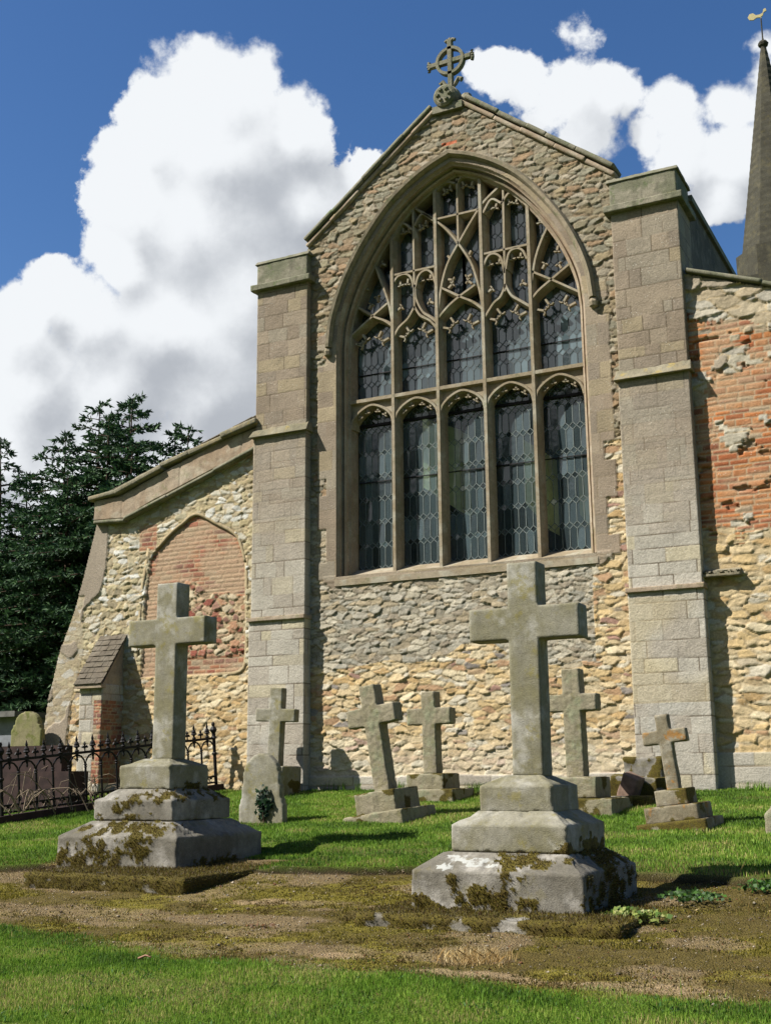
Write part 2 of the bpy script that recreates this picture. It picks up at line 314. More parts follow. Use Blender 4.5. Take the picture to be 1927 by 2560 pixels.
# ------------------------------------------------------------------ masonry patterns: (u,v) -> depth (m, outward), colour
PAL=lambda *c: np.array([S(*x,.84) for x in c])*.73*np.array([.97,1,1.06])
def pick(pal,h,w=None):
    if w is None: w=np.ones(len(pal))
    cw=np.cumsum(np.array(w,float)/sum(w)); return pal[np.minimum(np.searchsorted(cw,h),len(pal)-1)]
def rubble(u,v,cw,ch,pal,mort,seed=0,w=None,relief=.022,warp=1.,var=.16,joint=.2,bed=.16):
    uu=u+warp*(.09*(fbm(u*2.2,v*2.2,seed=seed+3,o=2)-.5)+.03*(vn(u*11,v*11,seed=seed+5)-.5)); vv=v+warp*(.11*(fbm(u*1.1,v*2.6,seed=seed+4,o=2)-.5)+.03*(vn(u*9,v*13,seed=seed+6)-.5))
    gx=uu/cw; gy=vv/ch; j0=np.floor(gy)
    f1=np.full(u.shape,9.);f2=np.full(u.shape,9.); idx=np.zeros(u.shape); ox=np.zeros(u.shape); oy=np.zeros(u.shape)
    for dj in (-2,-1,0,1,2):
        j=j0+dj; off=h2(j,j*0+3,seed)*.9; i0=np.floor(gx-off)
        for di in (-1,0,1):
            i=i0+di; jx=.5+(h2(i,j,seed+1)-.5)*.85; jy=.5+(h2(i,j,seed+2)-.5)*.9
            dx=gx-off-i-jx; dy=gy-j-jy; wt_=(h2(i,j,seed+7)-.5)*.62
            d=(np.abs(dx)**3+np.abs(dy)**3)**(1/3.)-wt_
            idn=i*131.+j*7919.
            c=d<f1; f2=np.where(c,f1,np.minimum(f2,d)); idx=np.where(c,idn,idx); ox=np.where(c,dx,ox); oy=np.where(c,dy,oy); f1=np.where(c,d,f1)
    e=f2-f1; k=idx.astype(np.int64)
    r1,r2,r3,r4=[h2(k,k*0+9,seed+20+q) for q in range(4)]
    e=e+.10*(fbm(u*26,v*30,seed=seed+40,o=3)-.5)*2*np.minimum(1,e*8)+.04*(vn(u*60,v*60,seed=seed+41)-.5)
    prof=sst(.0,joint*.62,e)*np.where(r1<.12,.5,1)
    hh=prof*relief*(.55+.9*r1)+prof*((r2-.5)*ox*cw*.28+((r3-.5)*.3-bed)*oy*ch)+.011*(fbm(u*16,v*20,seed=seed+8,o=4,g=.65)-.5)*2
    base=pick(pal,r4,w)*(1+var*2*(h2(k,k*0+11,seed+31)-.5))[...,None]
    base=base*(1+.22*(fbm(u*7,v*7,seed=seed+9,o=3)-.5)[...,None]*2)
    mc=np.array(mort)*(1+.3*(fbm(u*5,v*5,seed=seed+12,o=3)-.5)*2)[...,None]
    m=sst(.02,joint*.7,e)[...,None]*np.where(r1<.12,.5,1)[...,None]
    return hh,lerp(mc,base,m),prof
def coursed(u,v,ch,bw,pal,mort,seed=0,w=None,hvar=.3,wvar=.4,joint=.012,relief=.008,var=.1,wob=.004,recess=1.):
    rr=np.random.default_rng(seed+5); n=400
    hs=ch*(1+hvar*(rr.random(n)-.5)*2); ed=np.concatenate([[0],np.cumsum(hs)])-n*ch*.25
    vv=v+wob*3*(vn(u*2,v*2,seed=seed)-.5)*2; uu=u+wob*2*(vn(u*5,v*5,seed=seed+1)-.5)
    r=np.clip(np.searchsorted(ed,vv)-1,0,n-1); dv=np.minimum(vv-ed[r],ed[r+1]-vv)
    off=h2(r,r*0,seed+2)*.4+.5*(r%2); x=uu/bw+off; i=np.floor(x)
    # jittered vertical joints
    def jt(q): return q+(h2(q.astype(int),r,seed+4)-.5)*wvar
    a=jt(i);b=jt(i+1); below=x<a; i=np.where(below,i-1,i); above=x>=b; i=np.where(above&~below,i+1,i); a=jt(i);b=jt(i+1)
    du=np.minimum(x-a,b-x)*bw; e=np.minimum(dv,du)
    k=(i*977+r*31337).astype(np.int64); r1=h2(k,r,seed+6)
    prof=sst(joint*.15,joint,e)
    hh=prof*relief*(.7+.6*h2(k,r,seed+8))+.003*(fbm(u*20,v*20,seed=seed+3,o=3)-.5)*2
    base=pick(pal,r1,w)*(1+var*2*(h2(k,r,seed+9)-.5))[...,None]*(1+.2*(fbm(u*4,v*4,seed=seed+10,o=4)-.5)*2)[...,None]
    missing=(h2(k,r,seed+15)<.0)
    m=sst(joint*.1,joint*.8,e)[...,None]
    return hh,lerp(np.array(mort)*np.ones_like(base),base,m),prof
P_GABLE=np.array([1.08,1.05,1.04])*PAL((156,148,120),(146,136,106),(164,152,124),(152,136,102),(142,136,112),(172,160,134),(160,134,100))
P_MID=1.22*PAL((172,162,140),(160,152,132),(180,168,142),(156,142,118),(188,176,150),(172,154,122))
P_LOW=np.array([1.20,1.16,1.10])*PAL((200,174,126),(208,186,144),(186,156,108),(200,190,166),(180,146,110),(164,130,112),(212,196,160),(140,132,122))
P_FLINT=1.12*PAL((204,194,168),(192,176,134),(180,162,120),(214,208,190),(168,152,118),(196,182,146))
P_BRK=PAL((176,112,84),(160,98,74),(186,122,86),(150,104,86),(190,136,98),(178,156,124))
P_ORG=1.0*PAL((200,124,70),(186,108,64),(206,136,80),(166,104,72),(204,146,98),(184,160,128))
P_PINK=PAL((186,140,104),(170,110,84),(196,164,128),(160,120,98),(206,186,150),(150,84,64))
P_ASHB=1.1*PAL((158,140,116),(152,134,110),(164,146,120),(150,134,112),(160,146,122),(166,148,116))
P_ASHG=1.22*PAL((182,172,152),(176,164,144),(188,178,158),(172,160,140),(194,180,148),(180,168,142))
MO_M=S(150,138,114,.62); MO_B=S(184,164,128,.72); MO_D=S(112,98,78,.6); MO_G=S(146,130,104,.66); MO_BR=S(192,168,134,.66)
CX=-6.93
# hood mould outline (half), from springing to apex
def crom(P,n=8):
    P=[np.array(p,float) for p in P]; P=[2*P[0]-P[1]]+P+[2*P[-1]-P[-2]]; out=[]
    for i in range(1,len(P)-2):
        for k in range(n):
            t=k/n; a,b,c,d=P[i-1:i+3]; out.append(.5*((2*b)+(-a+c)*t+(2*a-5*b+4*c-d)*t*t+(-a+3*b-3*c+d)*t**3))
    out.append(P[-2]); return np.array(out)
HALF=[(2.27,6.77),(2.215,7.22),(2.06,7.70),(1.84,8.15),(1.53,8.62),(1.16,9.05),(.78,9.35),(.40,9.56),(0,9.71)]
def inset(o,closed=False,sp=6.77,low=None):
    c=crom(HALF,6); T=np.gradient(c,axis=0); T/=np.linalg.norm(T,axis=1,keepdims=True); N=np.stack([-T[:,1],T[:,0]],1)  # left normal of path going up/inward
    N=np.where((N[:,0]<0)[:,None],N,-N); q=c+N*o
    q=q[q[:,0]>0]; sl=(q[-1,1]-q[-3,1])/(q[-1,0]-q[-3,0]); q=np.vstack([q,[0,q[-1,1]-sl*q[-1,0]]])
    if low is not None: q=np.vstack([[2.27-o,low],q])
    full=np.vstack([q*[-1,1],(q[::-1])[1:]]); return full  # from left bottom over apex to right bottom
def arch_half_at(z,o):
    p=inset(o,low=-5)[: (len(inset(o,low=-5))+1)//2]; return np.interp(z,p[:,1],-p[:,0],right=-1)
OPEN=.18
def win_dist(X,Z):
    """positive outside opening: approx distance to opening edge"""
    x=np.abs(X-CX); hw=arch_half_at(Z,OPEN); d=x-hw
    outl=inset(OPEN,low=3.0); seg=outl[:(len(outl)+1)//2]
    dd=np.full(X.shape,9.)
    for (a,b),(c,e) in zip(seg[:-1],seg[1:]):
        a,c=-a,-c; vx,vz=c-a,e-b; t=np.clip(((x-a)*vx+(Z-b)*vz)/(vx*vx+vz*vz+1e-9),0,1); dd=np.minimum(dd,np.hypot(x-a-t*vx,Z-b-t*vz))
    ins=(x<hw)&(Z>3.0)
    return np.where(ins,-dd,dd)
def zf(z,a,b): return sst(a,b,z)
def facade_style(X,Z):
    q=.5*(fbm(X*.9,Z*.9,seed=50,o=3)-.5)
    h1,c1,_=rubble(X,Z,.19,.085,P_GABLE,MO_G,seed=1,relief=.014,joint=.18,var=.1,bed=.16)
    h2_,c2,_=rubble(X,Z,.17,.062,P_MID,MO_M,seed=2,relief=.010,joint=.17,var=.06,bed=.13)
    h3,c3,_=rubble(X,Z,.18,.070,P_LOW,MO_B,seed=3,w=[5,4,3,3,2,.5,3,.5],relief=.010,joint=.19,var=.08,bed=.13)
    t2=(Z+q*1.6+.25*np.abs(X-CX)*.4>1.75).astype(float); t1=(Z+q>4.3).astype(float)
    c3=lerp(c3,np.array(S(206,196,172,.74))*np.ones_like(c3),(.55*sst(.75,.1,Z+.5*q))[...,None])
    h=lerp(lerp(h3,h2_,t2),h1,t1); c=lerp(lerp(c3,c2,t2[...,None]),c1,t1[...,None])
    # toothed strip of yellow rubble at the window's right side, lower half
    e=((X>CX+2.0)&(Z<4.6)&(Z>1.5)); c=np.where(e[...,None],c3,c); h=np.where(e,h3,h)
    # dressed surround of the window
    d=win_dist(X,Z); rag=.16+.16*(h2(np.floor(Z/.27),np.floor(Z/.27)*0,77)>.5)*((Z<7))+.02*vn(X*8,Z*8,seed=4)
    h4,c4,_=coursed(X,Z,.27,.6,P_ASHB,MO_G,seed=8,joint=.008,relief=.004)
    s=(d<rag)&(d>-.3)&(Z>2.7); h=np.where(s,.022+h4*.6,h); c=np.where(s[...,None],c4*1.02,c)
    s=(Z<3.03)&(Z>2.93)&(np.abs(X-CX)<2.3); h=np.where(s,.03+h4*.5,h); c=np.where(s[...,None],c4*1.1,c)
    # footing
    s=Z<-.02+.03*vn(X*3,Z,seed=5); h5,c5,_=coursed(X,Z,.3,.7,P_ASHG,MO_G,seed=9); h=np.where(s,.05+h5,h); c=np.where(s[...,None],c5,c)
    # single red brick above the apex
    s=(np.abs(X-CX+.02)<.13)&(np.abs(Z-9.83)<.03); c=np.where(s[...,None],np.array(S(200,112,74,.6)),c)
    return h,c
def right_style(X,Z):
    h1,c1,_=coursed(X,Z,.078,.235,P_ORG,MO_BR,seed=21,w=[5,4,4,3,2,1.2],joint=.019,relief=.008,wob=.003,var=.13)
    er=fbm(X*3,Z*7,seed=22,o=3); hole=(er>.715); h1=np.where(hole,h1-.035,h1); c1=np.where(hole[...,None],c1*.8,c1)
    h2_,c2,_=rubble(X,Z,.23,.085,P_LOW,MO_B,seed=23,w=[5,5,2,3,1,0,4,0],relief=.009,joint=.3,var=.07,bed=.1)
    h3,c3,_=rubble(X,Z,.34,.15,P_MID,MO_B,seed=24,relief=.016,joint=.12)
    q=.3*(fbm(np.floor(X/.118)*.118*2.2,np.floor(Z/.078)*.078*2.2,seed=25,o=3)-.5)
    c1=lerp(c1,np.array(MO_BR)*np.ones_like(c1),(.55*sst(.42,.66,fbm(X*1.7,Z*2.4,seed=27,o=4)))[...,None]); top=(Z+q*1.8+.38*(X+3.3)>6.15).astype(float); low=(Z+q*2.2<3.1).astype(float)
    h=lerp(lerp(h1,h3,top),h2_,low); c=lerp(lerp(c1,c3,top[...,None]),c2,low[...,None])
    Xq=np.floor(X/.118+.5*(np.floor(Z/.078)%2))*.118; Zq=np.floor(Z/.078)*.078; gp=(fbm(Xq*2.4,Zq*4.4,seed=29,o=3)>.655)&(Z>3.2); h=np.where(gp,h3,h); c=np.where(gp[...,None],c3,c)
    s=Z<.25; h5,c5,_=coursed(X,Z,.3,.6,P_ASHG,MO_G,seed=9,w=[2,1,3,1,2,2]); h=np.where(s,.02+h5,h); c=np.where(s[...,None],c5*.95,c)
    return h,c
ARCHL=[(-12.74,1.62),(-12.70,3.0),(-12.62,3.6),(-12.47,3.79),(-12.23,4.0),(-11.99,4.15),(-11.69,4.29),(-11.31,4.11),(-10.9,3.87),(-10.77,3.63),(-10.7,3.4),(-10.66,1.94),(-10.73,1.62)]
def inpoly(X,Z,P):
    r=np.zeros(X.shape,bool); n=len(P)
    for i in range(n):
        x1,y1=P[i];x2,y2=P[(i+1)%n]; c=((y1>Z)!=(y2>Z))&(X<(x2-x1)*(Z-y1)/(y2-y1+1e-12)+x1); r^=c
    return r
PLAST=[(-13.54,5.4),(-13.54,3.54),(-13.66,3.11),(-14.02,2.84),(-13.97,2.11),(-14.2,1.31),(-14.4,-1),(-16,-1),(-16,5.4)]
def aisle_style(X,Z):
    h1,c1,_=rubble(X,Z,.16,.075,P_FLINT,MO_B,seed=31,relief=.013,joint=.24,var=.1,bed=.12)
    h2_,c2,_=rubble(X,Z,.18,.065,P_LOW,MO_B,seed=32,w=[5,4,3,2,1,0,4,0],relief=.009,joint=.2,var=.08,bed=.12)
    low=(Z+.3*(fbm(X,Z,seed=33,o=2)-.5)<1.75).astype(float); h=lerp(h1,h2_,low); c=lerp(c1,c2,low[...,None])
    ins=inpoly(X,Z,ARCHL)
    hb,cb,_=coursed(X,Z,.075,.22,P_BRK,MO_BR,seed=34,w=[3,2,3,3,2,2],joint=.019,relief=.008,wob=.004,var=.16)
    hp,cp,_=rubble(X,Z,.15,.085,P_PINK,MO_B,seed=35,relief=.02,joint=.3)
    cob=((Z+.9*(fbm(X*1.3,Z*1.3,seed=36,o=2)-.5)<3.1)&(Z>1.9)&(X>-11.9)); hi=np.where(cob,hp,hb); cb=lerp(cb,np.array(S(178,152,122,.74))*np.ones_like(cb),(.85*sst(.34,.60,fbm(X*2.2,Z*2.6,seed=47,o=4)))[...,None]); ci=np.where(cob[...,None],cp,cb)
    h=np.where(ins,hi-.03,h); c=np.where(ins[...,None],ci,c)
    # brick patch left of the arch head, thick plaster at the corner
    bp=(X>-12.85)&(X<-12.5)&(Z>3.75)&(Z<4.2)&(fbm(X*4,Z*4,seed=37)>.38); h=np.where(bp,hb,h); c=np.where(bp[...,None],cb,c)
    pl=inpoly(X+.06*(fbm(X*3,Z*3,seed=38)-.5),Z,PLAST); pc=np.array(S(164,150,130,.64))*(.82+.4*fbm(X*2,Z*1.6,seed=39,o=4))[...,None]
    worn=(fbm(X*1.8,Z*1.8,seed=40,o=3)>.62)&(Z<3.4); h=np.where(pl,np.where(worn,.012+h1*.3,.03+.006*fbm(X*5,Z*5,seed=4)),h)
    c=np.where(pl[...,None],np.where(worn[...,None],lerp(pc,c1,.6),pc),c)
    return h,c
def butt_style(u,z,k):
    h1,c1,_=coursed(u,z,.225,.36,P_ASHB,MO_D,seed=60+k,joint=.010,relief=.0032,hvar=.35,wvar=.8,var=.03)
    h2_,c2,_=coursed(u,z,.23,.42,P_ASHG,MO_D,seed=70+k,joint=.010,relief=.0032,hvar=.35,wvar=.8,w=[3,3,2,2,1,1],var=.025)
    t=sst(2.6,5.2,z+.8*(fbm(u,z*.7,seed=66+k,o=3)-.5)*2)*.8; t=np.where(z>5.5,1,t)
    c=lerp(c2,c1,t[...,None]); h=lerp(h2_,h1,t)
    if k:
        m=(sst(.05,.0,np.abs(fbm(u*1.2,z*1.3,seed=68,o=3)-.55))*0+sst(.45,.6,fbm(u*1.1+3,z*.9,seed=69,o=2)))*(z>.9)*(z<2.3); c=lerp(c,np.array(S(200,184,146,.62))*np.ones_like(c),(m*.6)[...,None])
    g=(z<.9)*sst(.4,.65,fbm(u*3,z*3,seed=71,o=4)); c=lerp(c,np.array(S(190,186,174,.64))*np.ones_like(c),(g*.5)[...,None])
    return h,c
def sheet(name,x0,x1,z0,z1,res,inside,style,parent,Y0=0.,xf=None):
    xs=np.linspace(x0,x1,int((x1-x0)/res)+1); zs=np.linspace(z0,z1,int((z1-z0)/res)+1); X,Z=np.meshgrid(xs,zs,indexing='ij')
    h,c=style(X,Z); V=np.stack([X,Y0-h,Z],-1)
    i,j=np.meshgrid(range(len(xs)-1),range(len(zs)-1),indexing='ij'); n=len(zs)
    ctr=inside((X[:-1,:-1]+X[1:,1:])/2,(Z[:-1,:-1]+Z[1:,1:])/2); i=i[ctr];j=j[ctr]
    F=np.stack([i*n+j,(i+1)*n+j,(i+1)*n+j+1,i*n+j+1],1); u,inv=np.unique(F,return_inverse=True); F=inv.reshape(F.shape)
    return mesh(name,V.reshape(-1,3)[u],F,MAS,parent,col=np.clip(c.reshape(-1,3)[u],.005,.9))
# ------------------------------------------------------------------ ground
def turf_edge(x): return -6.03+.12*np.sin(x*1.3)+.10*(vn(x*2.3,x*0,seed=90)-.5)-np.where(x<-8.0,.55*sst(-8.,-9.2,x),0)
def grass_near(x): return np.interp(x,[-12,-7.2,-6.2,-5.0,-4.0,-3.1,-2.3,-1.4,0,4],[-8.5,-8.78,-9.05,-9.2,-9.15,-9.3,-9.28,-9.22,-9.25,-9.3])
def plot(x,y): # level ground round the two big crosses: (mask, level)
    a=sst(0,.10,x+8.9)*sst(0,-.10,x+6.22)*sst(0,.1,y+7.3)*sst(0,-.10,y+4.85); b=sst(0,.1,x+4.5)*sst(0,-.12,x+2.3)*sst(0,.1,y+8.2)*sst(0,-.10,y+6.05); return a,b
def path_mask(x,y):
    a,b=plot(x,y); return np.maximum(path0(x,y),np.maximum(a*(x<-6.48)*(y<-5.4),b))
def path0(x,y):
    w=.35*(fbm(x*1.6,y*1.6,seed=91,o=3)-.5)
    return sst(.012,-.02,y-turf_edge(x))*sst(-.30,.34,y-grass_near(x)+w*1.6)*sst(6,3,np.abs(x+4.5)-2)
def gz(x,y):
    x=np.asarray(x,float);y=np.asarray(y,float)
    p=np.where(y<0,-.2+.1*y,-.2); far=np.minimum(y+16,0); p=np.where(y<-16,-1.8+.02*far,p); p=np.maximum(p,-3)
    p=np.where((y>12),-.2-.01*np.minimum(y-12,60),p)
    a,b=plot(x,y); g0=p-.058*path0(x,y); g0=np.where(a>0,lerp(g0,np.minimum(g0,-.865+.05*(y+6.5)),a),g0); g0=np.where(b>0,lerp(g0,np.minimum(g0,-.975+.04*(y+7.6)),b),g0)
    return g0+.03*(fbm(x*.9,y*.9,seed=92,o=3)-.5)*sst(-.05,-.8,y)*sst(60,20,np.abs(y+4))
def ground():
    def lines(a,b,res,lo,hi):
        f=list(np.arange(a,b+1e-6,res)); L=[];R=[];s=res;x=a
        while x>lo: s*=1.35; x-=s; L.append(x)
        s=res;x=b
        while x<hi: s*=1.35; x+=s; R.append(x)
        return np.array(L[::-1]+f+R)
    xs=lines(-12.5,1.6,.032,-1800,1800); ys=lines(-10.6,-.1,.032,-1800,1800); X,Y=np.meshgrid(xs,ys,indexing='ij')
    pm=path_mask(X,Y); Z=gz(X,Y)+.012*(fbm(X*7,Y*7,seed=93,o=3)-.5)+pm*.022*(fbm(X*16,Y*18,seed=94,o=3)-.5)
    g=fbm(X*1.3,Y*1.3,seed=95,o=4)[...,None]
    grass=lerp(np.array(S(58,80,20)),np.array(S(84,98,32)),g); dry=np.array(S(112,96,58)); 
    moss=lerp(np.array(S(82,72,36)),np.array(S(106,98,38)),sst(.4,.62,fbm(X*2.1,Y*3,seed=96,o=4))[...,None])
    sand=np.array(S(142,122,92)); grit=np.array(S(116,100,74))
    m1=sst(.50,.60,fbm(X*1.6+4,Y*3.0,seed=97,o=5))[...,None]; pc=lerp(moss,grit,m1*.7)
    sp=sst(1,.3,np.hypot((X+1.95)/.75,(Y+9.13)/.28))+sst(1,.3,np.hypot((X+2.9)/.8,(Y+9.1)/.2))+sst(1,.3,np.hypot((X+3.9)/.5,(Y+8.85)/.16))+sst(1,.4,np.hypot((X+5.6)/.45,(Y+7.35)/.25))*.6
    sp=np.clip(sp*(2.4*fbm(X*4,Y*8,seed=98,o=5)-.45),0,1)[...,None]; pc=lerp(pc,sand,sst(.3,.7,sp)*.8)
    pc=pc*(.62+.76*fbm(X*34,Y*34,seed=99,o=2))[...,None]
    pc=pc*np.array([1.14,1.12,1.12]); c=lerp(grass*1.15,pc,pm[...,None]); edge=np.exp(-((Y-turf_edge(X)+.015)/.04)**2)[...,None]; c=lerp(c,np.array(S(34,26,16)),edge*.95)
    c=lerp(c,np.array(S(92,80,52))*np.ones_like(c),(sst(.62,.72,fbm(X*1.1+9,Y*2,seed=100,o=4))*(1-pm)*.5)[...,None])
    far=sst(30,80,np.hypot(X,Y))[...,None]; c=lerp(c,np.array(S(80,104,44)),far)
    n=len(ys); i,j=np.meshgrid(range(len(xs)-1),range(n-1),indexing='ij'); i=i.ravel();j=j.ravel()
    F=np.stack([i*n+j,(i+1)*n+j,(i+1)*n+j+1,i*n+j+1],1)
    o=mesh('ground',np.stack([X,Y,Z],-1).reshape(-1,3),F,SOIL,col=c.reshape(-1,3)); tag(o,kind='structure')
ground()
FOOT=[]  # rectangles kept free of blades (cx,cy,hx,hy,rot)
def blades(name,n,region,keep,hr,wr,pal,label,lean=.5,mat=LEAF,seed=5,cl=0.,yexp=1.0):
    r=np.random.default_rng(seed); x=r.uniform(region[0],region[1],n); y=region[3]-(region[3]-region[2])*r.random(n)**yexp
    k=r.random(n)<keep(x,y)
    for cx,cy,hx,hy,ro in FOOT:
        a=rad(ro); dx=x-cx;dy=y-cy; k&=~((np.abs(dx*math.cos(a)+dy*math.sin(a))<hx)&(np.abs(-dx*math.sin(a)+dy*math.cos(a))<hy))
    # only what the camera's wedge and a margin can see
    q=np.stack([x,y+16],1); fw=q@np.array([Fv.x,Fv.y])/math.hypot(Fv.x,Fv.y); rt=q@np.array([math.cos(rad(27)),math.sin(rad(27))]); k&=(np.abs(rt)<fw*.36+.5)&(fw>4.2)
    x=x[k];y=y[k];n=len(x); z=gz(x,y)-.005
    h=r.uniform(*hr,n)*(.6+.8*fbm(x*2.5,y*2.5,seed=seed+9,o=3)); w=r.uniform(*wr,n); th=r.uniform(0,2*np.pi,n); ph=r.uniform(0,2*np.pi,n); ln=h*lean*r.random(n)
    ux,uy=np.cos(th)*w,np.sin(th)*w; A=np.stack([x-ux,y-uy,z],1);B=np.stack([x+ux,y+uy,z],1)
    Cc=np.stack([x+np.cos(ph)*ln*.4+ux*.6,y+np.sin(ph)*ln*.4+uy*.6,z+h*.6],1);Dd=np.stack([x+np.cos(ph)*ln*.4-ux*.6,y+np.sin(ph)*ln*.4-uy*.6,z+h*.6],1)
    T=np.stack([x+np.cos(ph)*ln,y+np.sin(ph)*ln,z+h],1); V=np.stack([A,B,Cc,T,Dd],1).reshape(-1,3); F=(np.arange(n)*5)[:,None]+np.array([[0,1,2,3,4]])
    pi=r.random(n)*.45+.55*sst(.25,.75,fbm(x*1.5,y*2.2,seed=seed+2,o=4)); c=pal[np.clip((pi*len(pal)).astype(int),0,len(pal)-1)]*r.uniform(.75,1.25,(n,1)); 
    o=mesh(name,V,F,mat,col=np.repeat(c,5,axis=0),smooth=False); tag(o,label,'grass',kind='stuff'); return o
# ------------------------------------------------------------------ church
church=empty('church',(CX,0,0),label='medieval stone church with a large traceried gable window, buttresses and an aisle on each side',cat='church')
def P(o): # parent but keep world coordinates authored in world space
    o.parent=church; o.matrix_parent_inverse=Matrix.Translation((-CX,0,0)); return o
RES=.0145
def gable_in(X,Z): return (Z<10.60-.765*np.abs(X-CX))&(win_dist(X,Z)>-.012)
P(sheet('facade_wall',-9.56,-4.30,-.45,10.7,RES,gable_in,facade_style,None))
def aisle_in(X,Z):
    left=np.interp(Z,[-1,1.19,2.06,2.77,3.34,4.35,5],[-15.0,-14.73,-14.53,-14.24,-14.05,-13.78,-13.78])
    top=np.interp(X,[-14,-13.3,-12.6,-10.4],[4.50,4.50,4.72,5.48]); return (X>left)&(Z<top)
aw=P(sheet('aisle_wall',-15.1,-10.40,-.45,5.5,.0165,aisle_in,aisle_style,None))
def right_in(X,Z): return Z<6.83-.38*(X+3.3)
P(sheet('brick_wall',-3.46,1.3,-.45,6.9,.0165,right_in,right_style,None))
# buttresses with weathered offsets
def buttress(x0,x1,k,back):
    zs=[-.5,2.38,2.47,5.40,5.46,5.62,7.97,8.0,8.07,8.10,8.43]
    bt=[]
    def stage(nm,za,zb,p,dx,yb=.04,mat=MAS,style=True,slope=None,res=.0145,amp=1.):
        V,F,N=gridsolid([x0-dx,x1+dx],[-p,yb],[za,zb],res)
        u=np.where(np.abs(N[:,0])>np.abs(N[:,1]),V[:,0]+V[:,1],V[:,0]); h,c=butt_style(u,V[:,2],k)
        if not style: h=.012*(fbm(V[:,0]*7,V[:,2]*7,V[:,1]*7,seed=k,o=4)-.5)*2*amp
        V0=V.copy()
        if slope:
            t=(V[:,2]-za)/(zb-za); y=V[:,1]; front=y<yb-.001; V[:,1]=np.where(front,yb+(y-yb)*(1-t*slope[0]),y); V[:,0]=(V[:,0]-(x0+x1)/2)*(1-t*slope[1])+(x0+x1)/2
        V=soften(V,F,N,.55,1); V=V+N*(h[:,None])
        return mesh(nm,V,F,mat,None,col=np.clip(c,.01,.9)) if style else mesh(nm,V,F,mat,None,moss=sst(.5,.7,fbm(V[:,0]*4,V[:,1]*4,V[:,2]*4,seed=7+k))*(N[:,2]>.5)*.6)
    root=None
    body=stage('buttress',-.5,2.40,.20,.012); P(body)
    def sub(o): o.parent=body; o.matrix_parent_inverse=Matrix.Identity(4); return o
    sub(stage('string_course',2.375,2.445,.245,.035,mat=DRESS,style=False,slope=(.0,0)))
    sub(stage('stage_wall',2.43,5.42,.165,.0))
    sub(stage('weathering',5.39,5.56,.245,.05,mat=COPEY,style=False,slope=(.45,.05),amp=1.4))
    sub(stage('stage_wall',5.50,7.99,.125,-.012,yb=back))
    sub(stage('cornice',7.955,8.055,.215,.075,yb=back+.05,mat=COPE,style=False))
    V,F,N=gridsolid([x0+.01,x1-.01],[-.14,back],[8.03,8.44],.02); V=soften(V,F,N); V+=N*(.01*fbm(V[:,0]*6,V[:,1]*6,V[:,2]*6,seed=3)[:,None]); sub(mesh('top_block',V,F,COPE,None))
    sub(stage('cap',8.43,8.50,.165,.03,yb=back+.03,mat=COPE,style=False,slope=(.06,.03)))
    return body
buttress(-10.47,-9.48,0,.62); buttress(-4.38,-3.39,1,.62)
# nave body, roofs
mb=MB(); mb.box((-3.62,.05,-.5),(-3.41,36,8.30)); mb.box((-10.45,.05,-.5),(-10.24,36,8.30)); mb.box((-10.45,36,-.5),(-3.41,36.3,8.3)); mb.pieces('nave_wall',SLATE,church_part=True)
mb=MB(); mb.box((-3.66,.70,8.30),(-3.36,36,8.40)); mb.box((-10.5,.70,8.30),(-10.2,36,8.40)); mb.pieces('parapet_coping',COPE,church_part=True)
mb=MB()
for s in (-1,1):
    a=Vector((CX,0,10.55)); b=Vector((CX+s*3.4,0,7.99)); 
    mb.add([(a.x,.05,a.z),(b.x,.05,b.z),(b.x,36,b.z),(a.x,36,a.z),(a.x,.05,a.z-.2),(b.x,.05,b.z-.2),(b.x,36,b.z-.2),(a.x,36,a.z-.2)],[(0,1,2,3),(4,7,6,5),(0,4,5,1),(2,6,7,3),(1,5,6,2),(0,3,7,4)])
P(mb.build('nave_roof',ROOFM,None))
mb=MB(); mb.add([(-3.41,.08,6.78),(1.4,.08,5.0),(1.4,30,5.0),(-3.41,30,6.78),(-3.41,.08,6.6),(1.4,.08,4.82),(1.4,30,4.82),(-3.41,30,6.6)],[(0,1,2,3),(4,7,6,5),(0,4,5,1),(2,6,7,3),(1,5,6,2),(0,3,7,4)])
mb.add([(-10.45,.08,5.60),(-13.7,.08,4.72),(-13.7,30,4.72),(-10.45,30,5.60),(-10.45,.08,5.4),(-13.7,.08,4.5),(-13.7,30,4.5),(-10.45,30,5.4)],[(0,1,2,3),(4,7,6,5),(0,4,5,1),(2,6,7,3),(1,5,6,2),(0,3,7,4)])
mb.pieces('aisle_roof',ROOFM,church_part=True)
mb=MB(); mb.box((-14.0,.35,-.5),(-13.7,30,4.45)); mb.box((1.3,.05,-.5),(1.5,30,4.9)); mb.pieces('aisle_side_wall',RENDER,church_part=True)
# battered corner thickness
mb=MB(); mb.prism([(-15.0,-.6),(-14.73,1.19),(-14.53,2.06),(-14.24,2.77),(-14.05,3.34),(-13.78,4.4),(-13.5,4.4),(-13.5,-.6)],.0,.9); P(mb.build('corner_buttress',RENDER,None))
